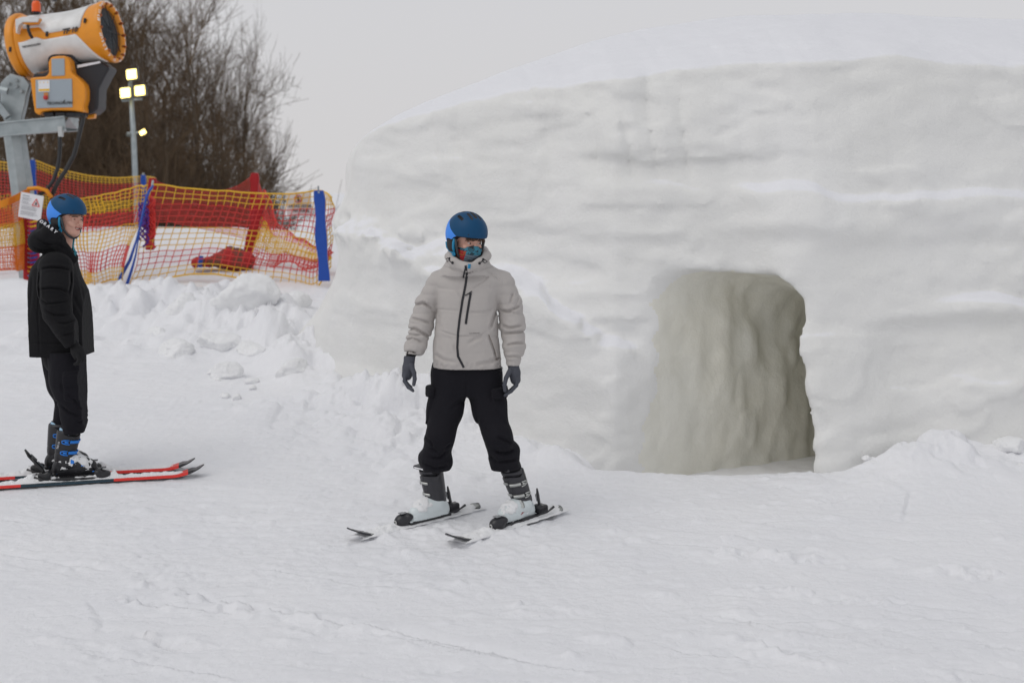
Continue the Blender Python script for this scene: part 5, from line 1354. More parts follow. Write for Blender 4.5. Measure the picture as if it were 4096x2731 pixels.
    for k, (z0, rr) in enumerate(((.232, .0715), (.160, .0680))):
        b = strap('buckle', z0 - .006, z0, R(20) * o_, R(75) * o_, rr + .002, .021, style['buckle'])
        b2 = strap('buckle', z0 - .002, z0 + .004, R(-35) * o_, R(12) * o_, rr + .0015, .017, style['ladder'])
        # lever frame
        mb = MB(); A0 = arc(z0 - .002, z0 + .004, R(78) * o_, R(112) * o_, rr + .004, 8); 
        up_ = [p + np.array([0, 0, .013]) for p in A0]; dn_ = [p - np.array([0, 0, .013]) for p in A0]
        loop = [up_[0], up_[4], up_[8] - np.array([0, 0, .006]), A0[8], dn_[8] + np.array([0, 0, .006]), dn_[4], dn_[0]]
        mb.tube(loop, .0038, 6); mb.tube([A0[1], A0[5]], .006, 6); mb.build('buckle_lever', style['buckle'], boot, smooth=True)
    for k, (x0, rr, zz) in enumerate(((.048, .061, .122), (.112, .055, .098))):
        if style['shell_buckles'] <= k: continue
        # straps over the instep
        def over(wd, a0, a1, r_, m, nm):
            mb = MB(); vs = []; fs = []; n = 14
            cz = float(np.interp(x0, [0, .055, .115], [.088, .080, .060]))
            for i in range(n + 1):
                a = a0 + (a1 - a0) * i / n
                for dxx, rr2 in ((-wd / 2, r_), (wd / 2, r_), (wd / 2, r_ - .006), (-wd / 2, r_ - .006)):
                    vs.append(W_((x0 + dxx + .02 * math.cos(a) * 0, r_ * 0 + rr2 * math.sin(a) / 1.12, cz + rr2 * math.cos(a))))
            for i in range(n):
                for j in range(4): fs.append((i * 4 + j, i * 4 + (j + 1) % 4, i * 4 + 4 + (j + 1) % 4, i * 4 + 4 + j))
            fs += [(0, 1, 2, 3), (n * 4 + 3, n * 4 + 2, n * 4 + 1, n * 4)]
            mb.add(vs, fs); mb.build(nm, m, boot, smooth=True)
        over(.019, R(-30) * o_, R(35) * o_, rr + .003, style['ladder'], 'buckle')
        over(.022, R(38) * o_, R(85) * o_, rr + .005, style['buckle'], 'buckle_lever')
    # snow stuck to the boot
    def cake(x, y, z):
        X, Y, Z = loc(x, y, z); s0 = shell(x, y, z)
        th = style['snow_fn'](X, Y, Z) + 1.5 * fbm(x, y, z, 42, 3, style['seed'])
        return np.maximum(s0 - .006 * th - .001, -(s0 + .004)) + .008 * (th < .02)
    V, Q = sdf_mesh(cake, W_((.06, 0, .08)) - .2, W_((.06, 0, .08)) + .2, .0048 * DEV ** .5, 4, 2.2)
    if len(V): 
        c_ = add_mesh('caked_snow', to_mesh('caked_snow', V, Q, M_CHUNK), boot); c_['kind'] = 'stuff'
    return boot, W_, M_
# ---- skis
def build_ski(label, org, tip, tail, zoff, style, group=None, tip_h=.07):
    """org: under the ankle; tip and tail: ground points in front and behind"""
    org, tip, tail = (np.asarray(v, float) for v in (org, tip, tail))
    fw = tip - tail; L = np.linalg.norm(fw); fw /= L; sd = np.cross([0, 0, 1], fw); sd /= np.linalg.norm(sd); up = np.cross(fw, sd)
    s_org = float((org - tail) @ fw)
    root = empty('ski', org, label, 'ski', group)
    n = 60; rows = []
    for i in range(n + 1):
        s_ = L * i / n; c = tail + fw * s_; c = np.array([c[0], c[1], float(G(c[0], c[1]))]) + np.array([0, 0, zoff])
        f = s_ / L; tr = L - s_
        w = .037 + .019 * (abs(f - .47) / .5) ** 2
        w *= math.sqrt(max(0.0, 1 - max(0, (1 - tr / .11)) ** 2.2)) if tr < .11 else 1; w *= math.sqrt(max(0.02, 1 - max(0, (1 - s_ / .04)) ** 2)) if s_ < .04 else 1
        c = c + up * (tip_h * max(0, 1 - tr / .22) ** 2 * 1.0 + style.get('tail_h', .015) * max(0, 1 - s_ / .14) ** 2)
        t = style.get('thick', .013) if .06 < tr else .008
        rows.append((c, max(w, .003), t))
    mb = MB(); vs = []; fs = []; ms = []
    for c, w, t in rows:
        vs += [c - sd * w, c + sd * w, c + sd * w * .98 + up * t * .35, c + sd * w * .93 + up * t, c - sd * w * .93 + up * t, c - sd * w * .98 + up * t * .35]
    for i in range(n):
        mid = (i + .5) / n; band = style['bands'](mid, (L * mid - s_org))
        for j in range(6):
            fs.append((i * 6 + j, i * 6 + (j + 1) % 6, i * 6 + 6 + (j + 1) % 6, i * 6 + 6 + j))
            ms.append({0: 2, 1: band[1], 5: band[1]}.get(j, band[0]))
    mb.v = [tuple(v) for v in vs]; mb.f = fs; mb.m = ms
    mb.build('ski_body', style['mats'], root, smooth=False)
    def B(p): 
        c = tail + fw * (s_org + p[0]); z = float(G(c[0], c[1])) + zoff + style.get('thick', .013)
        return np.array([c[0], c[1], z]) + sd * p[1] + np.array([0, 0, 1]) * p[2]
    K, GY = style['binding'], style['binding2']
    def box(mb, p, s_, m=0, taper=1.0):
        rot = Matrix((tuple(fw), tuple(sd), tuple(up))).transposed(); mb.box(B(p), s_, rot, m, taper)
    mb = MB(); box(mb, (.065, 0, .008), (.44, .055, .016)); box(mb, (.0, 0, .016), (.12, .06, .014)); mb.build('binding_plate', K, root, bevel=.004)
    # toe piece: rounded housing with two wings hugging the boot toe
    def toe(x, y, z):
        V = np.stack([x, y, z]); o = B((.238, 0, .02)); X, Y, Z = np.array([fw, sd, up]) @ (V - o[:, None])
        d = ell(X, Y, Z, (0, 0, .008), (.056, .042, style.get('toe_z', .042))); d = smin(d, ell(X, Y, Z, (-.028, 0, .028), (.034, .052, .026)), .01)
        d = smax(d, -ell(X, Y, Z, (-.062, 0, .02), (.040, .034, .05)), .006); return np.maximum(d, -Z - .02)
    V, Q = sdf_mesh(toe, B((.238, 0, .02)) - .1, B((.238, 0, .02)) + .1, .0045, 4); tp = add_mesh('toe_piece', to_mesh('toe_piece', V, Q, K), root)
    mb = MB(); c = B((.292, 0, .026)); mb.lathe(c, fw + up * .25, [(-.01, .0), (-.01, .012), (.004, .012), (.004, 0)], 16); mb.build('adjusting_screw', style['screw'], tp, smooth=False)
    mb = MB(); 
    for a in (R(45), R(135)): 
        d1 = sd * math.cos(a) * .009 + up * math.sin(a) * .009; mb.tube([c + fw * .006 - d1, c + fw * .006 + d1], .0022, 5)
    mb.build('screw_slot', K, tp)
    mb = MB(); box(mb, (.245, 0, .074), (.034, .040, .006)); mb.build('scale_window', GY, tp, bevel=.003)
    # heel piece with a lever standing up behind the boot
    def heel(x, y, z):
        V = np.stack([x, y, z]); o = B((-.125, 0, .02)); X, Y, Z = np.array([fw, sd, up]) @ (V - o[:, None])
        d = rbox(X, Y, Z, (-.005, 0, .012), (.040, .030, .030), .014); d = smin(d, ell(X, Y, Z, (.02, 0, .035), (.025, .032, .02)), .012); return np.maximum(d, -Z - .02)
    V, Q = sdf_mesh(heel, B((-.125, 0, .02)) - .09, B((-.125, 0, .02)) + .09, .0045, 4); hp = add_mesh('heel_piece', to_mesh('heel_piece', V, Q, K), root)
    hl = style['lever']
    mb = MB(); pts = [B((-.125, 0, .045)), B((-.118 - hl[0] * .3, 0, .085)), B((-.118 - hl[0] * .7, 0, .085 + hl[1] * .5)), B((-.118 - hl[0], 0, .085 + hl[1]))]; mb.tube(pts, [.016, .021, .023, .011], 10, flat=.45); lv = mb.build('heel_lever', K, hp, smooth=True)
    mb = MB(); mb.tube([B((-.102 - hl[0] * .3, 0, .095)), B((-.102 - hl[0] * .75, 0, .085 + hl[1] * .6))], [.010, .013], 8, flat=.4); mb.build('lever_inlay', GY, hp, smooth=True)
    mb = MB()
    for s_ in (-1, 1): mb.tube([B((-.05, s_ * .045, .02)), B((-.13, s_ * .050, .022)), B((-.19, s_ * .050, .045))], [.004, .004, .008], 6)
    mb.build('ski_brake', K, root, smooth=True)
    # snow lying on the ski
    segs = style['snow']; SNW = style.get('snow_w', .06)
    def sn(x, y, z):
        V = np.stack([x, y, z]); o = tail; X, Y, Z = np.array([fw, sd, up]) @ (V - o[:, None]); X = X - s_org
        gz = Z - zoff - .013 - (G(x, y) - (tail[2] + 0)) * 0
        base = z - (G(x, y) + zoff + style.get('thick', .013) - .001)
        hgt = np.interp(X, [a for a, b in segs], [b for a, b in segs]) * np.maximum(1 - (Y / SNW) ** 2, 0) * (1 + .9 * fbm(x, y, z * .3, 38, 3, style['seed']))
        return np.maximum(np.maximum((base - hgt) * .6, -base - .006), np.abs(Y) - SNW)
    lo = np.minimum(tip, tail) - .08; hi = np.maximum(tip, tail) + .12
    V, Q = sdf_mesh(sn, lo, hi, .0065 * DEV ** .5, 4, 2.4)
    if len(V): o = add_mesh('snow_on_ski', to_mesh('snow_on_ski', V, Q, M_CHUNK), root); o['kind'] = 'stuff'
    return root
SK = [mat('skin', (0.60, 0.335, 0.255), .5, sss=.15, bump=(120, .10, 3), var=(25, (.63, .36, .28), .35, .65)), mat('eye_white', (.40, .38, .36), .3), mat('iris_brown', (.07, .035, .018), .2), mat('lips', (.42, .13, .11), .45), mat('brow_hair', (.07, .045, .03), .8), mat('teeth', (.72, .68, .58), .25), mat('mouth_inside', (.10, .02, .02), .6), mat('pupil', (.005, .005, .005), .1), mat('dark_base_layer', (.008, .008, .010), .9)]
M_BLACKCLOTH = mat('black_trouser_cloth', (0.0115, 0.0110, 0.0145), .9, spec=.15, bump=(30, .35, 6), sheen=.02)
BLK = mat('black_boot_plastic', (.015, .015, .018), .35, bump=(30, .05, 2)); CHAR = mat('charcoal_boot_plastic', (.032, .032, .038), .33, bump=(18, .06, 3))
# ---------------------------------------------------------------- the skier in the beige jacket
Y1 = 8.40
def q1(px, py, dy=0.0): return P(px, py, Y1 + dy)
LEG1L = ([q1(1806, 1500, .02), q1(1784, 1640, -.02), q1(1760, 1745, -.10), q1(1742, 1835, -.05), q1(1738, 1896, -.01)])
LEG1R = ([q1(1928, 1500, .02), q1(1958, 1640, -.02), q1(1990, 1745, -.09), q1(2016, 1835, -.04), q1(2036, 1900, .0)])
ARM1L = ([q1(1758, 1132, .01), q1(1709, 1215, .02), q1(1685, 1300, .0), q1(1660, 1385, -.04), q1(1639, 1432, -.06)])
ARM1R = ([q1(2008, 1132, .01), q1(2038, 1215, .02), q1(2050, 1300, .0), q1(2058, 1390, -.04), q1(2053, 1452, -.06)])
H1 = q1(1868, 964, -.03); F1 = frame(R(33), R(10), R(-3))
B1L = PG(1747, 2092); B1R = PG(2092, 2096)
T1L, E1L = PG(1392, 2178), PG(1915, 2046)
T1R, E1R = PG(1788, 2202), PG(2240, 2056)
YAXIS = 0
def glove_specs(side):
    if side < 0:
        palm = ([(1638, 1438, -.06), (1634, 1470, -.065), (1628, 1500, -.06)], [.030, .034, .031])
        fg = [[(1622, 1500, -.055), (1618, 1522, -.06), (1632, 1545, -.07), (1650, 1558, -.08)]] * 4
        fingers = [(fg[0], -.030, 1.0), (fg[1], -.010, 1.08), (fg[2], .012, 1.0), (fg[3], .030, .82)]
        thumb = [(1645, 1462, -.10), (1656, 1490, -.115), (1659, 1515, -.12), (1655, 1538, -.12)]
    else:
        palm = ([(2053, 1458, -.06), (2058, 1490, -.065), (2062, 1518, -.06)], [.030, .034, .031])
        fg = [[(2068, 1515, -.055), (2066, 1540, -.06), (2046, 1562, -.07), (2022, 1578, -.08)]] * 4
        fingers = [(fg[0], -.030, 1.0), (fg[1], -.010, 1.06), (fg[2], .012, .98), (fg[3], .030, .82)]
        thumb = [(2040, 1482, -.10), (2024, 1512, -.115), (2018, 1540, -.12), (2020, 1562, -.12)]
    return fingers, thumb, palm
def build_skier1():
    hands = [(lambda x, y, z, s=s: hand(x, y, z, q1, *glove_specs(s), r=.78)) for s in (-1, 1)]
    joints = [(LEG1L[:4] + [B1L + np.array([-.03, -.03, .30]), B1L + np.array([0, 0, .13]), B1L + np.array([-.06, -.06, .080])], [.085, .072, .055, .05, .035, .035, .03]), (LEG1R[:4] + [B1R + np.array([-.05, -.04, .30]), B1R + np.array([0, 0, .13]), B1R + np.array([-.06, -.06, .080])], [.085, .072, .055, .05, .035, .035, .03]),
              (ARM1L, [.05, .045, .04, .034, .026]), (ARM1R, [.05, .045, .04, .034, .026]),
              ([q1(1866, 1100, .02), q1(1866, 1200, .02), q1(1866, 1330, .03), q1(1866, 1480, .03)], [.09, .105, .10, .11]), ([ARM1L[0], q1(1866, 1095, .02), ARM1R[0]], [.055, .075, .055])]
    for s in (-1, 1):
        fingers, thumb, palm = glove_specs(s)
        joints.append(([q1(*p) for p in palm[0]], [v * .55 for v in palm[1]]))
        for pts, dy, ln in fingers:
            P_ = [q1(a, b, c + dy) for a, b, c in pts]; joints.append(([P_[0] + (p - P_[0]) * ln * .95 for p in P_], [.005, .005, .0045, .004]))
        joints.append(([q1(*p) for p in thumb], [.007, .006, .006, .005]))
    me = build_body('person in a beige puffer jacket, face half covered by a teal neck gaiter', H1, F1, joints, False, (.55, .0), q1(1866, 1095, .02), SK)
    root = me
    build_helmet(H1, F1, root)
    # hair under the brim
    mb = MB(); rs = random.Random(2); W_ = lambda p: H1 + F1.T @ np.array(p)
    for i in range(90):
        x = rs.uniform(-.058, .066); y0 = .078 - .25 * abs(x) ** 1.4 * 2; ln = rs.uniform(.008, .020) * (1.25 if abs(x) > .035 else .6)
        sw = rs.uniform(-.02, .008)
        mb.tube([W_((x, y0 + .012, .040)), W_((x + sw * .4, y0 + .021, .032 - ln * .3)), W_((x + sw, y0 + .019, .030 - ln))], [.0022, .0020, .0005], 4)
    mb.build('hair', mat('brown_hair', (.075, .036, .018), .6), root, smooth=True)
    # trousers
    cr = [([(1700, 1745), (1725, 1765), (1735, 1790)], 4, .010), ([(1785, 1800), (1760, 1830), (1720, 1830)], 6, .014), ([(1690, 1850), (1740, 1872), (1790, 1862)], 6, .014), ([(1782, 1790), (1800, 1775)], 4, .010), ([(1860, 1605), (1830, 1615), (1800, 1640)], 6, .006),
          ([(1985, 1745), (2015, 1760), (2050, 1775)], 6, .015), ([(1975, 1800), (2015, 1812), (2058, 1800)], 7, .018), ([(1985, 1850), (2030, 1842), (2065, 1838)], 6, .015), ([(1960, 1820), (1990, 1850)], 5, .010), ([(1910, 1670), (1918, 1730), (1945, 1790)], 5, .006), ([(1705, 1700), (1700, 1745)], 5, .006), ([(1866, 1480), (1864, 1600)], 3, .004), ([(1900, 1620), (1912, 1690)], 5, .006), ([(1720, 1790), (1750, 1805)], 5, .010)]
    def tr(x, y, z):
        d = chain(x, y, z, LEG1L, [.118, .100, .084, .086, .070], .03)
        d = smin(d, chain(x, y, z, LEG1R, [.118, .098, .084, .084, .070], .03), .012)
        d = smin(d, loft(x, y, z, [(q1(1866, 1580)[2], q1(1866, 1500)[0], Y1 + .02, .17, .11), (q1(1866, 1500)[2], q1(1866, 1500)[0], Y1 + .02, .205, .135), (q1(1866, 1440)[2], q1(1866, 1500)[0], Y1 + .02, .20, .13)]), .03)
        for c, r in ((q1(1775, 1850, -.06), .050), (q1(1703, 1830, -.02), .048), (q1(2040, 1800, -.03), .058), (q1(2054, 1872, .0), .045), (q1(2000, 1872, -.05), .045)): d = smin(d, np.sqrt((x - c[0]) ** 2 + (y - c[1]) ** 2 + (z - c[2]) ** 2) - r, .03)
        # cargo pockets
        d = np.minimum(d, np.maximum(d - .011, rbox(x, y, z, q1(2000, 1620, -.02), (.045, .10, .10), .012)))
        d = np.minimum(d, np.maximum(d - .018, rbox(x, y, z, q1(2000, 1567, -.02), (.048, .11, .030), .010)))
        d = np.minimum(d, np.maximum(d - .011, rbox(x, y, z, q1(1718, 1620, .02), (.03, .10, .10), .012)))
        d = np.minimum(d, np.maximum(d - .018, rbox(x, y, z, q1(1722, 1560, .02), (.03, .11, .028), .010)))
        d = d + creases(x, y, z, cr, Y1 + .02) + .0035 * fbm(x, y, z * .5, 14, 3, 5)
        zb = q1(1866, 1898)[2]
        return smax(d, zb - z + .02 * noise(x * 20, y * 20, 0 * x, 4) * .3, .01)
    lo = np.minimum(q1(1660, 1915, -.3), q1(2110, 1915, -.3)); hi = q1(2110, 1435, .25)
    V, Q = sdf_mesh(tr, lo, hi, .0062 * DEV ** .5, 4); add_mesh('trousers', to_mesh('trousers', V, Q, M_BLACKCLOTH), root)
    # jacket
    MJ = mat('beige_jacket_cloth', (0.45, 0.422, 0.402), .68, spec=.3, bump=(34, .22, 6), sheen=.05)
    zz = lambda py: q1(1866, py)[2]; xx = lambda px: q1(px, 1250)[0]
    rows = [(1076, 1800, 1958, .085), (1092, 1762, 1990, .108), (1125, 1745, 2008, .132), (1200, 1745, 1990, .150), (1300, 1742, 1990, .155), (1400, 1732, 1998, .155), (1440, 1727, 2005, .158), (1466, 1732, 2003, .150), (1480, 1752, 1985, .135)]
    R1 = [(zz(py), (xx(a) + xx(b)) / 2, Y1 + .015, (xx(b) - xx(a)) / 2, ry) for py, a, b, ry in rows]
    cj = [([(1758, 1322), (1800, 1336), (1835, 1345), (1915, 1344), (1950, 1325)], 3, .005), ([(1745, 1236), (1790, 1240), (1850, 1244)], 4, .004), ([(1870, 1250), (1930, 1250), (1980, 1236)], 4, .004), ([(1752, 1152), (1800, 1158), (1850, 1160)], 4, .003),
          ([(1722, 1090), (1720, 1150), (1735, 1215), (1745, 1250)], 3, .010), ([(1990, 1250), (2005, 1180), (2012, 1130), (2040, 1095)], 3, .010),
          ([(1722, 1096), (1765, 1078)], 2.5, .004), ([(1938, 1077), (1975, 1105), (2012, 1130)], 2.5, .005), ([(1965, 1098), (1915, 1140), (1880, 1160)], 3, .006),
          ([(1960, 1320), (1975, 1270), (1990, 1240)], 5, .012), ([(1950, 1335), (1975, 1400), (1985, 1440)], 3, .010), ([(1870, 1375), (1905, 1355), (1935, 1340)], 6, .007), ([(1800, 1350), (1818, 1380), (1825, 1410)], 5, .005), ([(1735, 1415), (1775, 1440), (1830, 1450)], 6, .008), ([(1900, 1460), (1960, 1448), (1995, 1430)], 6, .008), ([(1830, 1160), (1850, 1190), (1840, 1230)], 5, .005), ([(1985, 1440), (2000, 1425)], 4, .010), ([(1752, 1300), (1760, 1260)], 5, .006)]
    sl = [([(1655, 1222), (1690, 1212), (1715, 1226), (1735, 1240)], 5, .016), ([(1690, 1205), (1712, 1222)], 4, .010), ([(1642, 1272), (1680, 1280), (1722, 1292)], 5, .014), ([(1630, 1318), (1660, 1314), (1690, 1332), (1720, 1350)], 5, .019), ([(1625, 1335), (1655, 1342), (1700, 1338)], 4, .012), ([(1618, 1362), (1650, 1352), (1690, 1370)], 4, .012), ([(1612, 1412), (1640, 1404), (1670, 1412)], 4, .010),
          ([(1998, 1240), (2030, 1246), (2065, 1232), (2080, 1222)], 5, .018), ([(2035, 1246), (2060, 1252)], 4, .012), ([(2005, 1300), (2040, 1312), (2095, 1300)], 5, .016), ([(2010, 1336), (2055, 1330), (2100, 1326)], 4, .014), ([(2020, 1382), (2060, 1374), (2100, 1372)], 4, .014), ([(2025, 1430), (2060, 1424), (2095, 1430)], 4, .010), ([(2052, 1170), (2040, 1215)], 4, .010), ([(2075, 1190), (2060, 1230)], 4, .008)]
    hood_ring = [q1(1868, 1068, -.145), q1(1815, 1050, -.12), q1(1799, 1028, -.05), q1(1812, 1018, .06), q1(1870, 1008, .11), q1(1930, 1006, .07), q1(1942, 1024, -.04), q1(1918, 1052, -.12), q1(1868, 1068, -.145)]
    def jk(x, y, z):
        d = loft(x, y, z, R1, 2.5)
        d = smin(d, chain(x, y, z, [q1(1775, 1128, .015), q1(1866, 1092, .015), q1(1988, 1128, .015)], [.070, .085, .070], .03), .05)
        dh = chain(x, y, z, hood_ring, [.028, .028, .028, .030, .034, .032, .030, .030, .028], .02)
        hd = loft(x, y, z, [(zz(1100), xx(1868), Y1 - .0, .165, .135), (zz(1062), xx(1870), Y1 + .0, .140, .150), (zz(1035), xx(1870), Y1 + .03, .122, .13), (zz(1015), xx(1870), Y1 + .05, .105, .10)])
        px, py = project(x, y, z)
        hd = hd + .010 * np.exp(-((py - 1092 - .0022 * (px - 1868) ** 2 * .0 + np.abs(px - 1868) * .28) / 4.5) ** 2) * (y < Y1)
        d = smin(d, hd, .012); d = smin(d, dh, .02)
        # opening for the head
        ax_ = cone(x, y, z, q1(1872, 1050, -.07), q1(1872, 940, -.03), .075, .105)
        d = smax(d, -ax_, .012)
        a = smin(chain(x, y, z, ARM1L, [.072, .068, .069, .064, .043], .02), chain(x, y, z, ARM1R, [.074, .073, .074, .065, .043], .02), .01)
        # gathered cuffs
        for c0, c1 in ((ARM1L[3], ARM1L[4]), (ARM1R[3], ARM1R[4])):
            e = c1 + (c1 - c0) * .18
            an = np.arctan2(y - c1[1], x - c1[0]); cu = cone(x, y, z, c1 - (c1 - c0) * .12, e, .047, .037) + .0022 * np.sin(an * 15)
            cut = ((x - e[0]) * (c1 - c0)[0] + (y - e[1]) * (c1 - c0)[1] + (z - e[2]) * (c1 - c0)[2]) / np.linalg.norm(c1 - c0)
            a = smax(a, (cut + .020), .006); a = smin(a, np.maximum(cu, cut - .004), .004)
        a = a + creases(x, y, z, sl, Y1 + .03) 
        a = a + .006 * np.abs(np.sin(z * 2 * math.pi / .11 + 1.0)) ** .6 * -1 + .004
        d = d + creases(x, y, z, cj, Y1 - .02)
        d = d - .005 * np.abs(np.sin((z - zz(1343)) * math.pi / .145)) ** .6 + .003
        d = smin(d, a, .010)
        d = d + .0070 * fbm(x, y, z * .7, 9, 3, 11) + .0020 * np.abs(fbm(x * 1.5, y, z, 26, 2, 12))
        # bunched hem
        hem = np.exp(-((py - 1462) / 9) ** 2) * (np.abs(px - 1866) < 150); d = d + .004 * hem * np.sin(px * .21 + 2 * np.sin(px * .05))
        return d * .9
    lo = np.minimum(q1(1560, 1500, -.35), q1(2150, 1500, -.35)); hi = q1(2150, 940, .35)
    V, Q = sdf_mesh(jk, lo, hi, .0056 * DEV ** .5, 4); bj = bvh_of(V, Q)
    jo = add_mesh('jacket', to_mesh('jacket', V, Q, MJ), root); tag(jo, 'beige puffer jacket with black front zip and raised collar')
    MZ = mat('black_zip', (.010, .010, .014), .45)
    ribbon('zip', bj, [(1862, 1062), (1865, 1082), (1868, 1098), (1862, 1140), (1850, 1200), (1839, 1270), (1832, 1330), (1829, 1390), (1832, 1425), (1846, 1452), (1855, 1470)], 9, MZ, jo, .003)
    ribbon('zip_pull', bj, [(1862, 1072), (1857, 1090), (1853, 1112)], 6, MZ, jo, .010)
    ribbon('pocket_zip', bj, [(1883, 1172), (1876, 1210), (1868, 1260), (1863, 1296)], 9, MZ, jo, .003)
    ribbon('pocket_zip_pull', bj, [(1888, 1165), (1874, 1174), (1860, 1182)], 4, MZ, jo, .006)
    ribbon('pocket_welt', bj, [(1955, 1338), (1970, 1375), (1983, 1415), (1986, 1440)], 3, mat('beige_welt', (.24, .205, .185), .7), jo, .002)
    ribbon('seam_label', bj, [(1726, 1404), (1731, 1418)], 9, MZ, jo, .004)
    decal('printed_name', 'HOUSEBRAND', 1898, 1333, 6.5, -.03, bj, M_INK, jo)
    ribbon('collar_tab', bj, [(1878, 1056), (1876, 1074)], 11, mat('blue_tab', (.01, .22, .42), .6), jo, .008)
    for pts in ([(1782, 1040), (1790, 1032), (1800, 1036), (1790, 1046), (1782, 1040)], [(1796, 1042), (1808, 1052)], [(1950, 1046), (1938, 1038), (1928, 1042), (1940, 1052), (1950, 1046)], [(1930, 1044), (1916, 1054)]):
        ribbon('hood_cord', bj, pts, 3.0, MZ, jo, .006, step=3)
    for x, y in ((1798, 1034), (1810, 1051), (1933, 1038), (1918, 1053)):
        h = hit(bj, x, y)
        if h: mb = MB(); mb.lathe(h, (0, -1, .2), [(-.003, .008), (.008, .007), (.009, 0)], 12); mb.build('cord_lock', MZ, jo, smooth=True)
    mb = MB(); mb.tube([q1(1998, 1462, -.10), q1(2010, 1470, -.10), q1(2008, 1482, -.10), q1(1999, 1484, -.10)], .0022, 6); mb.build('hem_cord', MZ, jo, smooth=True)
    # black lining of the collar
    def lin(x, y, z):
        dh = chain(x, y, z, [p + np.array([0, 0, -.012]) + (q1(1868, 1020, -.03) - p) * .16 for p in hood_ring], [.030] * 9, .02); return dh
    V, Q = sdf_mesh(lin, q1(1750, 1100, -.25), q1(2000, 930, .25), .007, 4); add_mesh('collar_lining', to_mesh('collar_lining', V, Q, mat('black_lining', (.010, .010, .012), .8)), jo)
    # neck gaiter
    W2 = lambda p: H1 + F1.T @ np.array(p)
    def ga(x, y, z):
        Vv = np.stack([x - H1[0], y - H1[1], z - H1[2]]); X, Y, Z = F1 @ Vv
        h = head_sdf(X * 100, Y * 100, Z * 100, False) / 100
        h = smin(h, ell(X, Y, Z, (0, .052, -.055), (.056, .062, .058)), .02) - .005
        h = smin(h, ell(X, Y, Z, (0, .02, -.115), (.070, .068, .045)), .03)
        h = h + .0020 * np.sin(Z * 420 + 3 * np.sin(X * 30) + 160 * X * X) * sstep(-.03, -.07, Z)
        h = np.maximum(h, Z - (-.0145 - .9 * np.clip(np.abs(X) - .045, 0, 1) + .006 * np.cos(X * 60)))
        return np.maximum(h, -.155 - Z)
    V, Q = sdf_mesh(ga, H1 - .2, H1 + .14, .0042 * DEV ** .5, 4)
    L = (V[Q].mean(1) - H1) @ F1.T; nz = fbm(L[:, 0], L[:, 1], L[:, 2] * 1.6, 34, 3, 4)
    mi = np.where(L[:, 2] > -.062, np.where(nz > .22, 1, 0), np.where(L[:, 2] > -.088, np.where(nz > -.02, 2, 1), np.where(nz > .1, 2, 3)))
    mi = np.where((L[:, 0] < -.052) & (L[:, 2] < -.045), np.where(nz > 0, 4, 5), mi)
    bg = bvh_of(V, Q)
    gt = add_mesh('neck_gaiter', to_mesh('neck_gaiter', V, Q, [mat('gaiter_teal', (.035, .19, .27), .75), mat('gaiter_dark', (.012, .035, .05), .75), mat('gaiter_slate', (.12, .16, .20), .75), mat('gaiter_black', (.02, .018, .022), .75), mat('gaiter_red', (.35, .012, .02), .75), mat('gaiter_orange', (.33, .07, .02), .75)], mi), root)
    tag(gt, 'teal and slate patterned neck gaiter pulled over nose and mouth, red at one side')
    decal('printed_name', 'Buff', 1885, 997, 11, -.08, bg, M_INK, gt, shear=.2)
    pts = [(1885 + 12 * math.cos(a), 997 + 9 * math.sin(a)) for a in np.linspace(0, 2 * math.pi, 21)]; ribbon('printed_ring', bg, pts, 1.8, M_INK, gt, .003, .001, 2)
    # gloves
    MGL = mat('grey_glove_cloth', (.060, .064, .080), .75, bump=(60, .15, 4))
    for s in (-1, 1):
        def gl(x, y, z, s=s):
            d = hand(x, y, z, q1, *glove_specs(s), r=1.0)
            w0, w1 = (q1(1638, 1432, -.06), q1(1635, 1462, -.065)) if s < 0 else (q1(2053, 1456, -.06), q1(2057, 1486, -.065))
            c = cone(x, y, z, w0, w1, .034, .031); zt = w0[2]
            c = c + .0015 * np.sin((z) * 520)
            d = smin(d, np.maximum(c, np.abs(z - w0[2] + .01) - .022), .006); return d
        lo = q1(1585, 1590, -.22) if s < 0 else q1(1995, 1600, -.22); hi = q1(1690, 1420, .06) if s < 0 else q1(2105, 1430, .06)
        V, Q = sdf_mesh(gl, lo, hi, .0036 * DEV ** .5, 4); o = add_mesh('glove', to_mesh('glove', V, Q, MGL), root)
    # boots
    MW = mat('white_boot_plastic', (.66, .72, .73), .3, coat=.2, bump=(14, .06, 3)); MET = mat('buckle_metal', (.55, .56, .54), .3, .85)
    for i, (lab, B_, T_, E_, ln, rl) in enumerate((('white shelled ski boot nearer the tip of the snow slope', B1L, T1L, E1L, .035, .0), ('white shelled ski boot with red print on its heel', B1R, T1R, E1R, .06, .03))):
        fw = T_ - E_
        snow = lambda X, Y, Z: 1.6 * np.exp(-((X - .125) / .055) ** 2) * sstep(.05, .085, Z) - .75
        st = dict(shell=MW, sole=BLK, cuff=CHAR, liner=BLK, liner_trim=mat('boot_liner_white', (.5, .52, .52), .6), strap=CHAR, buckle=MET, ladder=MET, out=(1 if i else -1), shell_buckles=1, tab=True, snow_fn=snow, seed=31 + i)
        st['out'] = 1 if i else -1
        b, Wb, Mb = build_boot('white and charcoal ski boot with metal buckles', B_ + np.array([0, 0, .035]), fw, ln, rl * -1, st, root)
        if i: 
            mb = MB(); mb.prism([Wb(p) for p in ((.03, .0475, .060), (.062, .047, .045), (.085, .0455, .075), (.075, .046, .085))], Mb.T @ np.array([0, .003, 0])); mb.build('red_print', mat('dull_red_print', (.30, .05, .06), .5), b)
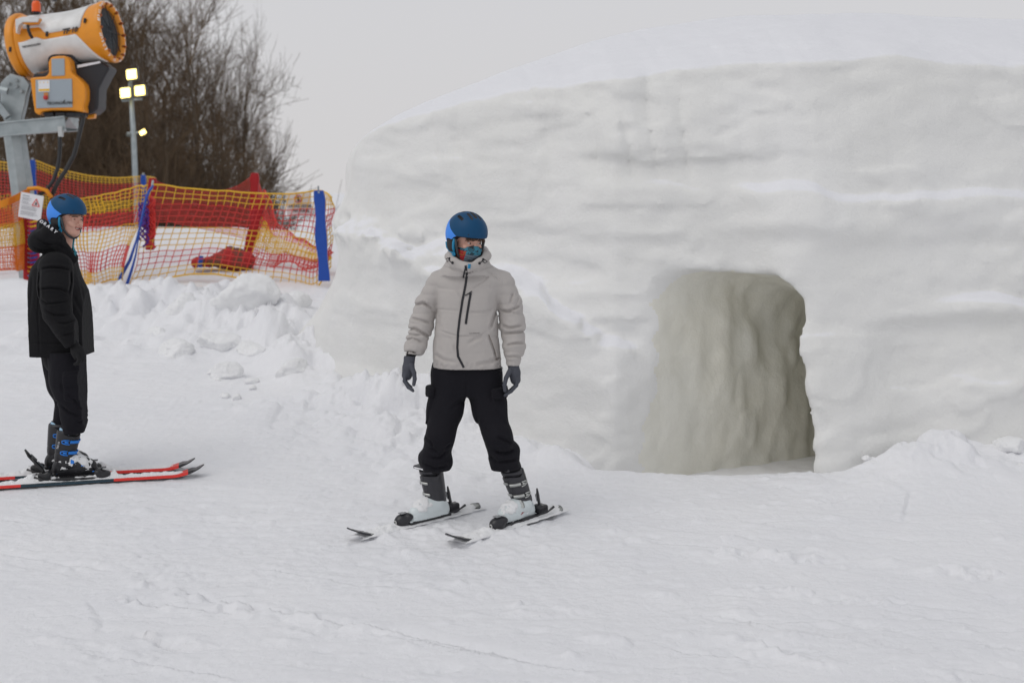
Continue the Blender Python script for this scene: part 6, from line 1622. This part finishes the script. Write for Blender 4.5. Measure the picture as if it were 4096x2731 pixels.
        skst = dict(mats=[mat('ski_topsheet_grey', (.30, .31, .30), .35, var=(14, (.06, .065, .06), .45, .55)), BLK, mat('ski_base', (.02, .02, .03), .3), mat('ski_tip_dark', (.028, .028, .034), .3)], bands=lambda f, s_: ((3, 3) if f > .86 else (0, 1)), binding=mat('binding_black', (.022, .022, .026), .3), binding2=mat('binding_grey', (.25, .26, .27), .4), screw=mat('screw_white', (.6, .6, .58), .4), lever=(-.025, .085), snow=[(-.9, -.02), (-.38, -.02), (-.32, .006), (-.25, .03), (-.19, .020), (-.10, .012), (0, .010), (.17, .012), (.22, .006), (.26, .012), (.32, .03), (.40, .02), (.47, .018), (.54, .004), (.56, -.02), (.9, -.02)], seed=5 + i, tail_h=.022)
        build_ski(('snow covered ski under the leg nearer the tunnel, worn by the person in beige' if i else 'snow covered ski farther from the tunnel, worn by the person in beige'), B_, T_, E_, .022, skst, 'skis of the person in beige', tip_h=.075)
# ---------------------------------------------------------------- the skier in the black jacket
Y2 = 9.34
def q2(px, py, dy=0.0): return P(px, py, Y2 + dy)
LEG2N = [q2(268, 1410, -.10), q2(278, 1520, -.12), q2(291, 1572, -.12), q2(297, 1620, -.11), q2(300, 1660, -.10), q2(295, 1706, -.09)]
LEG2F = [q2(228, 1410, .10), q2(255, 1540, .11), q2(272, 1600, .11), q2(266, 1650, .12), q2(252, 1692, .12)]
ARM2N = [q2(222, 1075, -.16), q2(221, 1160, -.22), q2(228, 1245, -.24), q2(262, 1310, -.25), q2(296, 1372, -.25)]
ARM2F = [q2(240, 1085, .17), q2(240, 1180, .22), q2(250, 1260, .23), q2(285, 1330, .22), q2(310, 1370, .2)]
H2 = q2(273, 877, -.02); F2 = frame(R(63), R(2), R(-2))
B2N = PG(266, 1928); B2F = PG(236, 1900)
T2N, E2N = PG(818, 1908), PG(-190, 1972)
T2F, E2F = PG(782, 1882), PG(-230, 1938)
def build_skier2():
    MJ = mat('black_parka_cloth', (0.0075, 0.0073, 0.0085), .85, spec=.2, bump=(40, .35, 6), sheen=.03)
    palm = ([q2(300, 1385, -.25), q2(308, 1405, -.26), q2(312, 1420, -.26)], [.032, .038, .034])
    fin = [([q2(312, 1420, -.26 + dy), q2(318, 1438, -.265 + dy), q2(312, 1452, -.27 + dy), q2(300, 1456, -.27 + dy)], 0) for dy in (-.03, -.01, .012, .03)]
    thb = [q2(322, 1392, -.27), q2(332, 1412, -.28), q2(333, 1430, -.28), q2(328, 1444, -.28)]
    joints = [(LEG2N[:5] + [B2N + np.array([.035, 0, .30]), B2N + np.array([0, 0, .13]), B2N + np.array([.09, .0, .075])], [.085, .078, .062, .05, .048, .035, .035, .03]), (LEG2F[:4] + [B2F + np.array([.03, 0, .30]), B2F + np.array([0, 0, .13]), B2F + np.array([.09, .0, .075])], [.085, .07, .055, .045, .035, .035, .03]),
              (ARM2N, [.05, .045, .04, .034, .026]), (ARM2F, [.05, .045, .04, .034, .026]), ([ARM2F[-1], q2(322, 1400, .2), q2(326, 1425, .2)], [.028, .03, .02]),
              ([q2(240, 1080), q2(240, 1180), q2(240, 1300), q2(245, 1430)], [.09, .11, .11, .12]), ([ARM2N[0], q2(240, 1060), ARM2F[0]], [.055, .075, .055]), (palm[0], [v * .7 for v in palm[1]])]
    for pts, _ in fin: joints.append((pts, [.006, .0055, .005, .004]))
    joints.append((thb, [.008, .007, .006, .005]))
    root = build_body('person in a long black hooded parka standing side-on at the left edge and smiling', H2, F2, joints, True, (.25, -.05), q2(240, 1040), SK)
    build_helmet(H2, F2, root, .97)
    W_ = lambda p: H2 + F2.T @ np.array(p)
    mb = MB(); mb.tube([W_((0, .052, -.125)), q2(292, 985, -.12), q2(297, 1000, -.15), q2(306, 1012, -.17), q2(304, 1022, -.17), q2(298, 1010, -.15)], .006, 8, flat=.5); mb.build('hanging_strap', mat('teal_strap', (.008, .15, .20), .6), root, smooth=True)
    zz = lambda py: q2(240, py)[2]; xx = lambda px: q2(px, 1250)[0]
    rows = [(1004, 205, 272, .10), (1028, 172, 300, .15), (1070, 140, 312, .19), (1108, 130, 323, .205), (1164, 118, 349, .21), (1259, 106, 366, .205), (1330, 96, 372, .20), (1391, 90, 376, .195), (1438, 87, 383, .195)]
    R2 = [(zz(py), (xx(a) + xx(b)) / 2, Y2, (xx(b) - xx(a)) / 2, ry) for py, a, b, ry in rows]
    sl = [([(160, 1078), (200, 1070), (245, 1072), (282, 1082)], 4, .016), ([(156, 1158), (200, 1152), (240, 1156), (278, 1172)], 4, .016), ([(160, 1196), (190, 1216), (230, 1212), (280, 1200)], 4, .013), ([(180, 1240), (220, 1262), (270, 1262)], 4, .014), ([(230, 1290), (260, 1296), (300, 1282)], 4, .012), ([(250, 1340), (280, 1335), (310, 1318)], 4, .010), ([(282, 1080), (284, 1130), (274, 1180)], 4, .012), ([(160, 1075), (156, 1140), (160, 1200)], 4, .010)]
    cj = [([(100, 1366), (160, 1372), (250, 1372), (330, 1372)], 3, .006), ([(160, 1100), (152, 1250), (160, 1430)], 3, .005), ([(320, 1120), (345, 1250), (352, 1400)], 4, .005), ([(350, 1392), (378, 1402)], 3, .006), ([(290, 1180), (330, 1260)], 6, .006), ([(130, 1100), (120, 1250)], 5, .004)]
    def jk(x, y, z):
        d = loft(x, y, z, R2, 2.4); px, py = project(x, y, z)
        d = smin(d, chain(x, y, z, [q2(225, 1065, -.13), q2(240, 1050, 0), q2(235, 1070, .13)], [.085, .09, .085], .03), .05)
        d = d + creases(x, y, z, cj, Y2 - .06)
        a = chain(x, y, z, ARM2N, [.105, .100, .088, .074, .056], .02)
        d2 = chain(x, y, z, ARM2F, [.105, .10, .088, .074, .056], .02)
        a = a + creases(x, y, z, sl, Y2 - .1) - .007 * np.abs(np.sin((z - zz(1075)) * math.pi / .135)) ** .6
        c0, c1 = ARM2N[3], ARM2N[4]; cut = ((x - c1[0]) * (c1 - c0)[0] + (y - c1[1]) * (c1 - c0)[1] + (z - c1[2]) * (c1 - c0)[2]) / np.linalg.norm(c1 - c0)
        a = smax(a, cut - .008, .006)
        d = smin(d, a, .012); d = smin(d, d2, .02)
        # hood lying on the shoulders, open towards the head
        hd = ell(x, y, z, q2(184, 962, -.02), (.112, .155, .085)); hd = smin(hd, chain(x, y, z, [q2(150, 980, -.10), q2(200, 935, -.125), q2(228, 958, -.125), q2(258, 1005, -.10), q2(290, 1036, -.07)], [.050, .056, .048, .040, .032], .03), .03)
        hd = smin(hd, chain(x, y, z, [q2(150, 980, .10), q2(200, 935, .125), q2(236, 956, .125), q2(268, 1000, .10), q2(294, 1030, .05)], [.050, .056, .048, .040, .032], .03), .03)
        hd = smin(hd, chain(x, y, z, [q2(178, 905, -.06), q2(172, 900, .02), q2(178, 905, .08)], [.036, .036, .036], .02), .03)
        hd = hd + creases(x, y, z, [([(135, 950), (180, 975), (230, 978), (265, 1000)], 5, .010), ([(128, 985), (165, 1000), (200, 995)], 4, .007), ([(200, 915), (225, 935), (250, 965)], 4, .004)], Y2 + .05)
        hd = smax(hd, -cone(x, y, z, q2(262, 950, -.02), q2(285, 880, -.02), .085, .13), .015)
        d = smin(d, hd, .012)
        d = smax(d, -cone(x, y, z, q2(272, 985, -.02), q2(285, 880, -.02), .066, .10), .01)
        return d + .005 * fbm(x, y, z * .6, 8, 3, 21) + .002 * np.abs(fbm(x, y, z, 24, 2, 22))
    lo = q2(60, 1450, -.42); hi = q2(410, 870, .42)
    V, Q = sdf_mesh(jk, lo, hi, .0066 * DEV ** .5, 4); bj = bvh_of(V, Q); jo = add_mesh('jacket', to_mesh('jacket', V, Q, MJ), root); tag(jo, 'long black quilted parka with white lettering on the hood')
    for ch, x, y, a in (('O', 165, 887, .55), ('R', 179, 895, .60), ('A', 193, 905, .62), ('R', 207, 916, .64), ('Y', 221, 927, .70)): decal('hood_lettering', ch, x, y, 18, a, bj, M_WHITE, jo, bold=.03, shear=.15, lift=.004)
    # glove
    def gl(x, y, z):
        d = chain(x, y, z, palm[0], palm[1], .01)
        for pts, _ in fin: d = smin(d, chain(x, y, z, pts, [.0135, .013, .012, .010], .004), .006)
        return smin(d, chain(x, y, z, thb, [.016, .014, .013, .011], .004), .006)
    V, Q = sdf_mesh(gl, q2(250, 1480, -.36), q2(360, 1365, -.15), .004, 4); add_mesh('glove', to_mesh('glove', V, Q, mat('black_knit_glove', (.008, .008, .009), .95, bump=(90, .5, 3))), root)
    def gl2(x, y, z): return chain(x, y, z, [ARM2F[-1], q2(322, 1400, .2), q2(326, 1425, .2), q2(318, 1450, .2)], [.034, .036, .03, .018], .01)
    V, Q = sdf_mesh(gl2, q2(280, 1480, .1), q2(370, 1350, .32), .006, 4); add_mesh('glove', to_mesh('glove', V, Q, bpy.data.materials['black_knit_glove']), root)
    cr = [([(262, 1570), (300, 1600), (340, 1660)], 5, .010), ([(245, 1620), (280, 1650), (320, 1665)], 5, .012), ([(300, 1625), (335, 1640), (352, 1655)], 4, .012), ([(310, 1690), (335, 1680), (352, 1664)], 5, .014), ([(316, 1540), (330, 1580), (325, 1620)], 5, .008), ([(245, 1530), (255, 1570)], 5, .005), ([(210, 1600), (232, 1612)], 4, .012)]
    def tr(x, y, z):
        d = chain(x, y, z, LEG2N, [.128, .124, .114, .088, .090, .074], .03); d = smin(d, chain(x, y, z, LEG2F, [.125, .105, .080, .075, .070], .03), .012)
        c = q2(340, 1668, -.10); d = smin(d, ell(x, y, z, c, (.040, .06, .045)), .03)
        d = np.minimum(d, np.maximum(d - .012, rbox(x, y, z, q2(308, 1510, -.22), (.082, .07, .042), .012)))
        d = np.minimum(d, np.maximum(d - .008, rbox(x, y, z, q2(308, 1550, -.22), (.078, .07, .085), .012)))
        d = d + creases(x, y, z, cr, Y2 + .05) + .004 * fbm(x, y, z * .5, 12, 3, 6)
        zb = q2(266, 1722)[2]; return smax(d, zb - z, .008)
    V, Q = sdf_mesh(tr, q2(110, 1760, -.3), q2(400, 1390, .3), .0066 * DEV ** .5, 4); add_mesh('trousers', to_mesh('trousers', V, Q, M_BLACKCLOTH), root)
    MBL = mat('bright_blue_buckle', (.02, .22, .75), .35); ICE = mat('liner_ice_blue', (.35, .55, .72), .6)
    for i, (B_, T_, E_, ln) in enumerate(((B2N, T2N, E2N, .045), (B2F, T2F, E2F, .035))):
        fw = T_ - E_
        snow = lambda X, Y, Z: 1.3 * np.exp(-((X - .10) / .075) ** 2) * sstep(.045, .08, Z) + .9 * np.exp(-((X - .0) / .05) ** 2 - ((Z - .055) / .02) ** 2) - .72
        st = dict(shell=BLK, sole=BLK, cuff=BLK, liner=BLK, liner_trim=ICE, strap=CHAR, buckle=MBL, ladder=MBL if i == 0 else MBL, out=-1, shell_buckles=2, tab=False, snow_fn=snow, seed=51 + i)
        b, Wb, Mb = build_boot('black ski boot with bright blue buckles', B_ + np.array([0, 0, .045]), fw, ln, 0, st, root)
        mb = MB(); mb.prism([Wb(p) for p in ((-.06, -.0345, .020), (.045, -.0345, .020), (.02, -.0345, .030), (-.05, -.0345, .028))], Mb.T @ np.array([0, -.003, 0])); mb.prism([Wb(p) for p in ((.10, -.0345, .020), (.19, -.0345, .022), (.18, -.0345, .028), (.11, -.0345, .028))], Mb.T @ np.array([0, -.003, 0])); mb.build('blue_sole_insert', MBL, b)
        if i == 0:
            ax = Mb.T @ np.array([0, -1, 0]); mb = MB(); mb.lathe(Wb((-.005, -.046, .098)), ax, [(0, .013), (.006, .013), (.006, 0)], 20); mb.build('pivot_disc', M_WHITE, b)
            place_text('size_print', '260-10', .017, Wb((-.035, -.058, .215)), Mb.T @ np.array([.3, 0, .95]), Mb.T @ np.array([-.95, 0, .3]), M_WHITE, b)
            place_text('side_lettering', 'TECNICA', .021, Wb((.105, -.0455, .043)), Mb.T @ np.array([1, 0, .0]), Mb.T @ np.array([0, 0, 1]), M_WHITE, b, shear=.3, bold=.0005)
        RD, NV = mat('ski_red', (.75, .035, .025), .35), mat('ski_navy', (.006, .045, .075), .35)
        skst = dict(mats=[mat('ski_top_navy', (.01, .03, .045), .35), RD, mat('ski_base_black', (.02, .02, .025), .3), NV, mat('ski_tip_black', (.02, .02, .024), .3)],
                    bands=lambda f, s_: ((4, 4) if s_ > .78 else ((1, 1) if s_ > .30 else ((0, 3) if s_ > -.27 else (1, 1)))),
                    binding=mat('binding_black_b', (.018, .018, .02), .35), binding2=mat('binding_dark_grey', (.07, .08, .09), .4), screw=CHAR, lever=(.085, .085), thick=.018, snow_w=.036, toe_z=.030,
                    snow=[(-.9, .012), (-.3, .02), (-.22, .045), (-.12, .05), (-.06, .022), (.02, .012), (.10, .018), (.18, .02), (.25, .055), (.32, .035), (.38, .016), (.6, .016), (.78, .012), (.84, -.02), (1.1, -.02)], seed=15 + i, tail_h=.02)
        r_ = build_ski(('red and navy ski nearest the camera, worn by the person in black' if i == 0 else 'red and navy ski behind, under the far foot of the person in black'), B_, T_, E_, .018, skst, 'skis of the person in black', tip_h=.065)
SKI_PATHS += [(T1L[:2], E1L[:2], .024), (T1R[:2], E1R[:2], .024), (T2N[:2], E2N[:2], .008), (T2F[:2], E2F[:2], .008)]
SKI_BANKS += [((E1L[0], E1L[1]), tuple(B1L[:2]), .07, .008), ((B1L + (T1L - B1L) * .55)[:2], (B1L + (T1L - B1L) * .96)[:2], .07, .012), ((B1R + (T1R - B1R) * .55)[:2], (B1R + (T1R - B1R) * .90)[:2], .07, .012),
              (B1L[:2] + np.array([.12, -.12]), B1L[:2] + np.array([-.25, -.30]), .09, .022), (B1R[:2] + np.array([.15, -.10]), B1R[:2] + np.array([-.22, -.32]), .09, .02), ((E1R[0] - .12, E1R[1] - .1), (B1R[0] + .1, B1R[1] + .05), .08, .008)]
import time as _t
for fn in (build_ground, build_mound, build_blocks, build_fences, build_mast, build_trees, build_gun, build_skier1, build_skier2):
    _0 = _t.time(); fn(); print('TIME', fn.__name__, round(_t.time() - _0, 1))
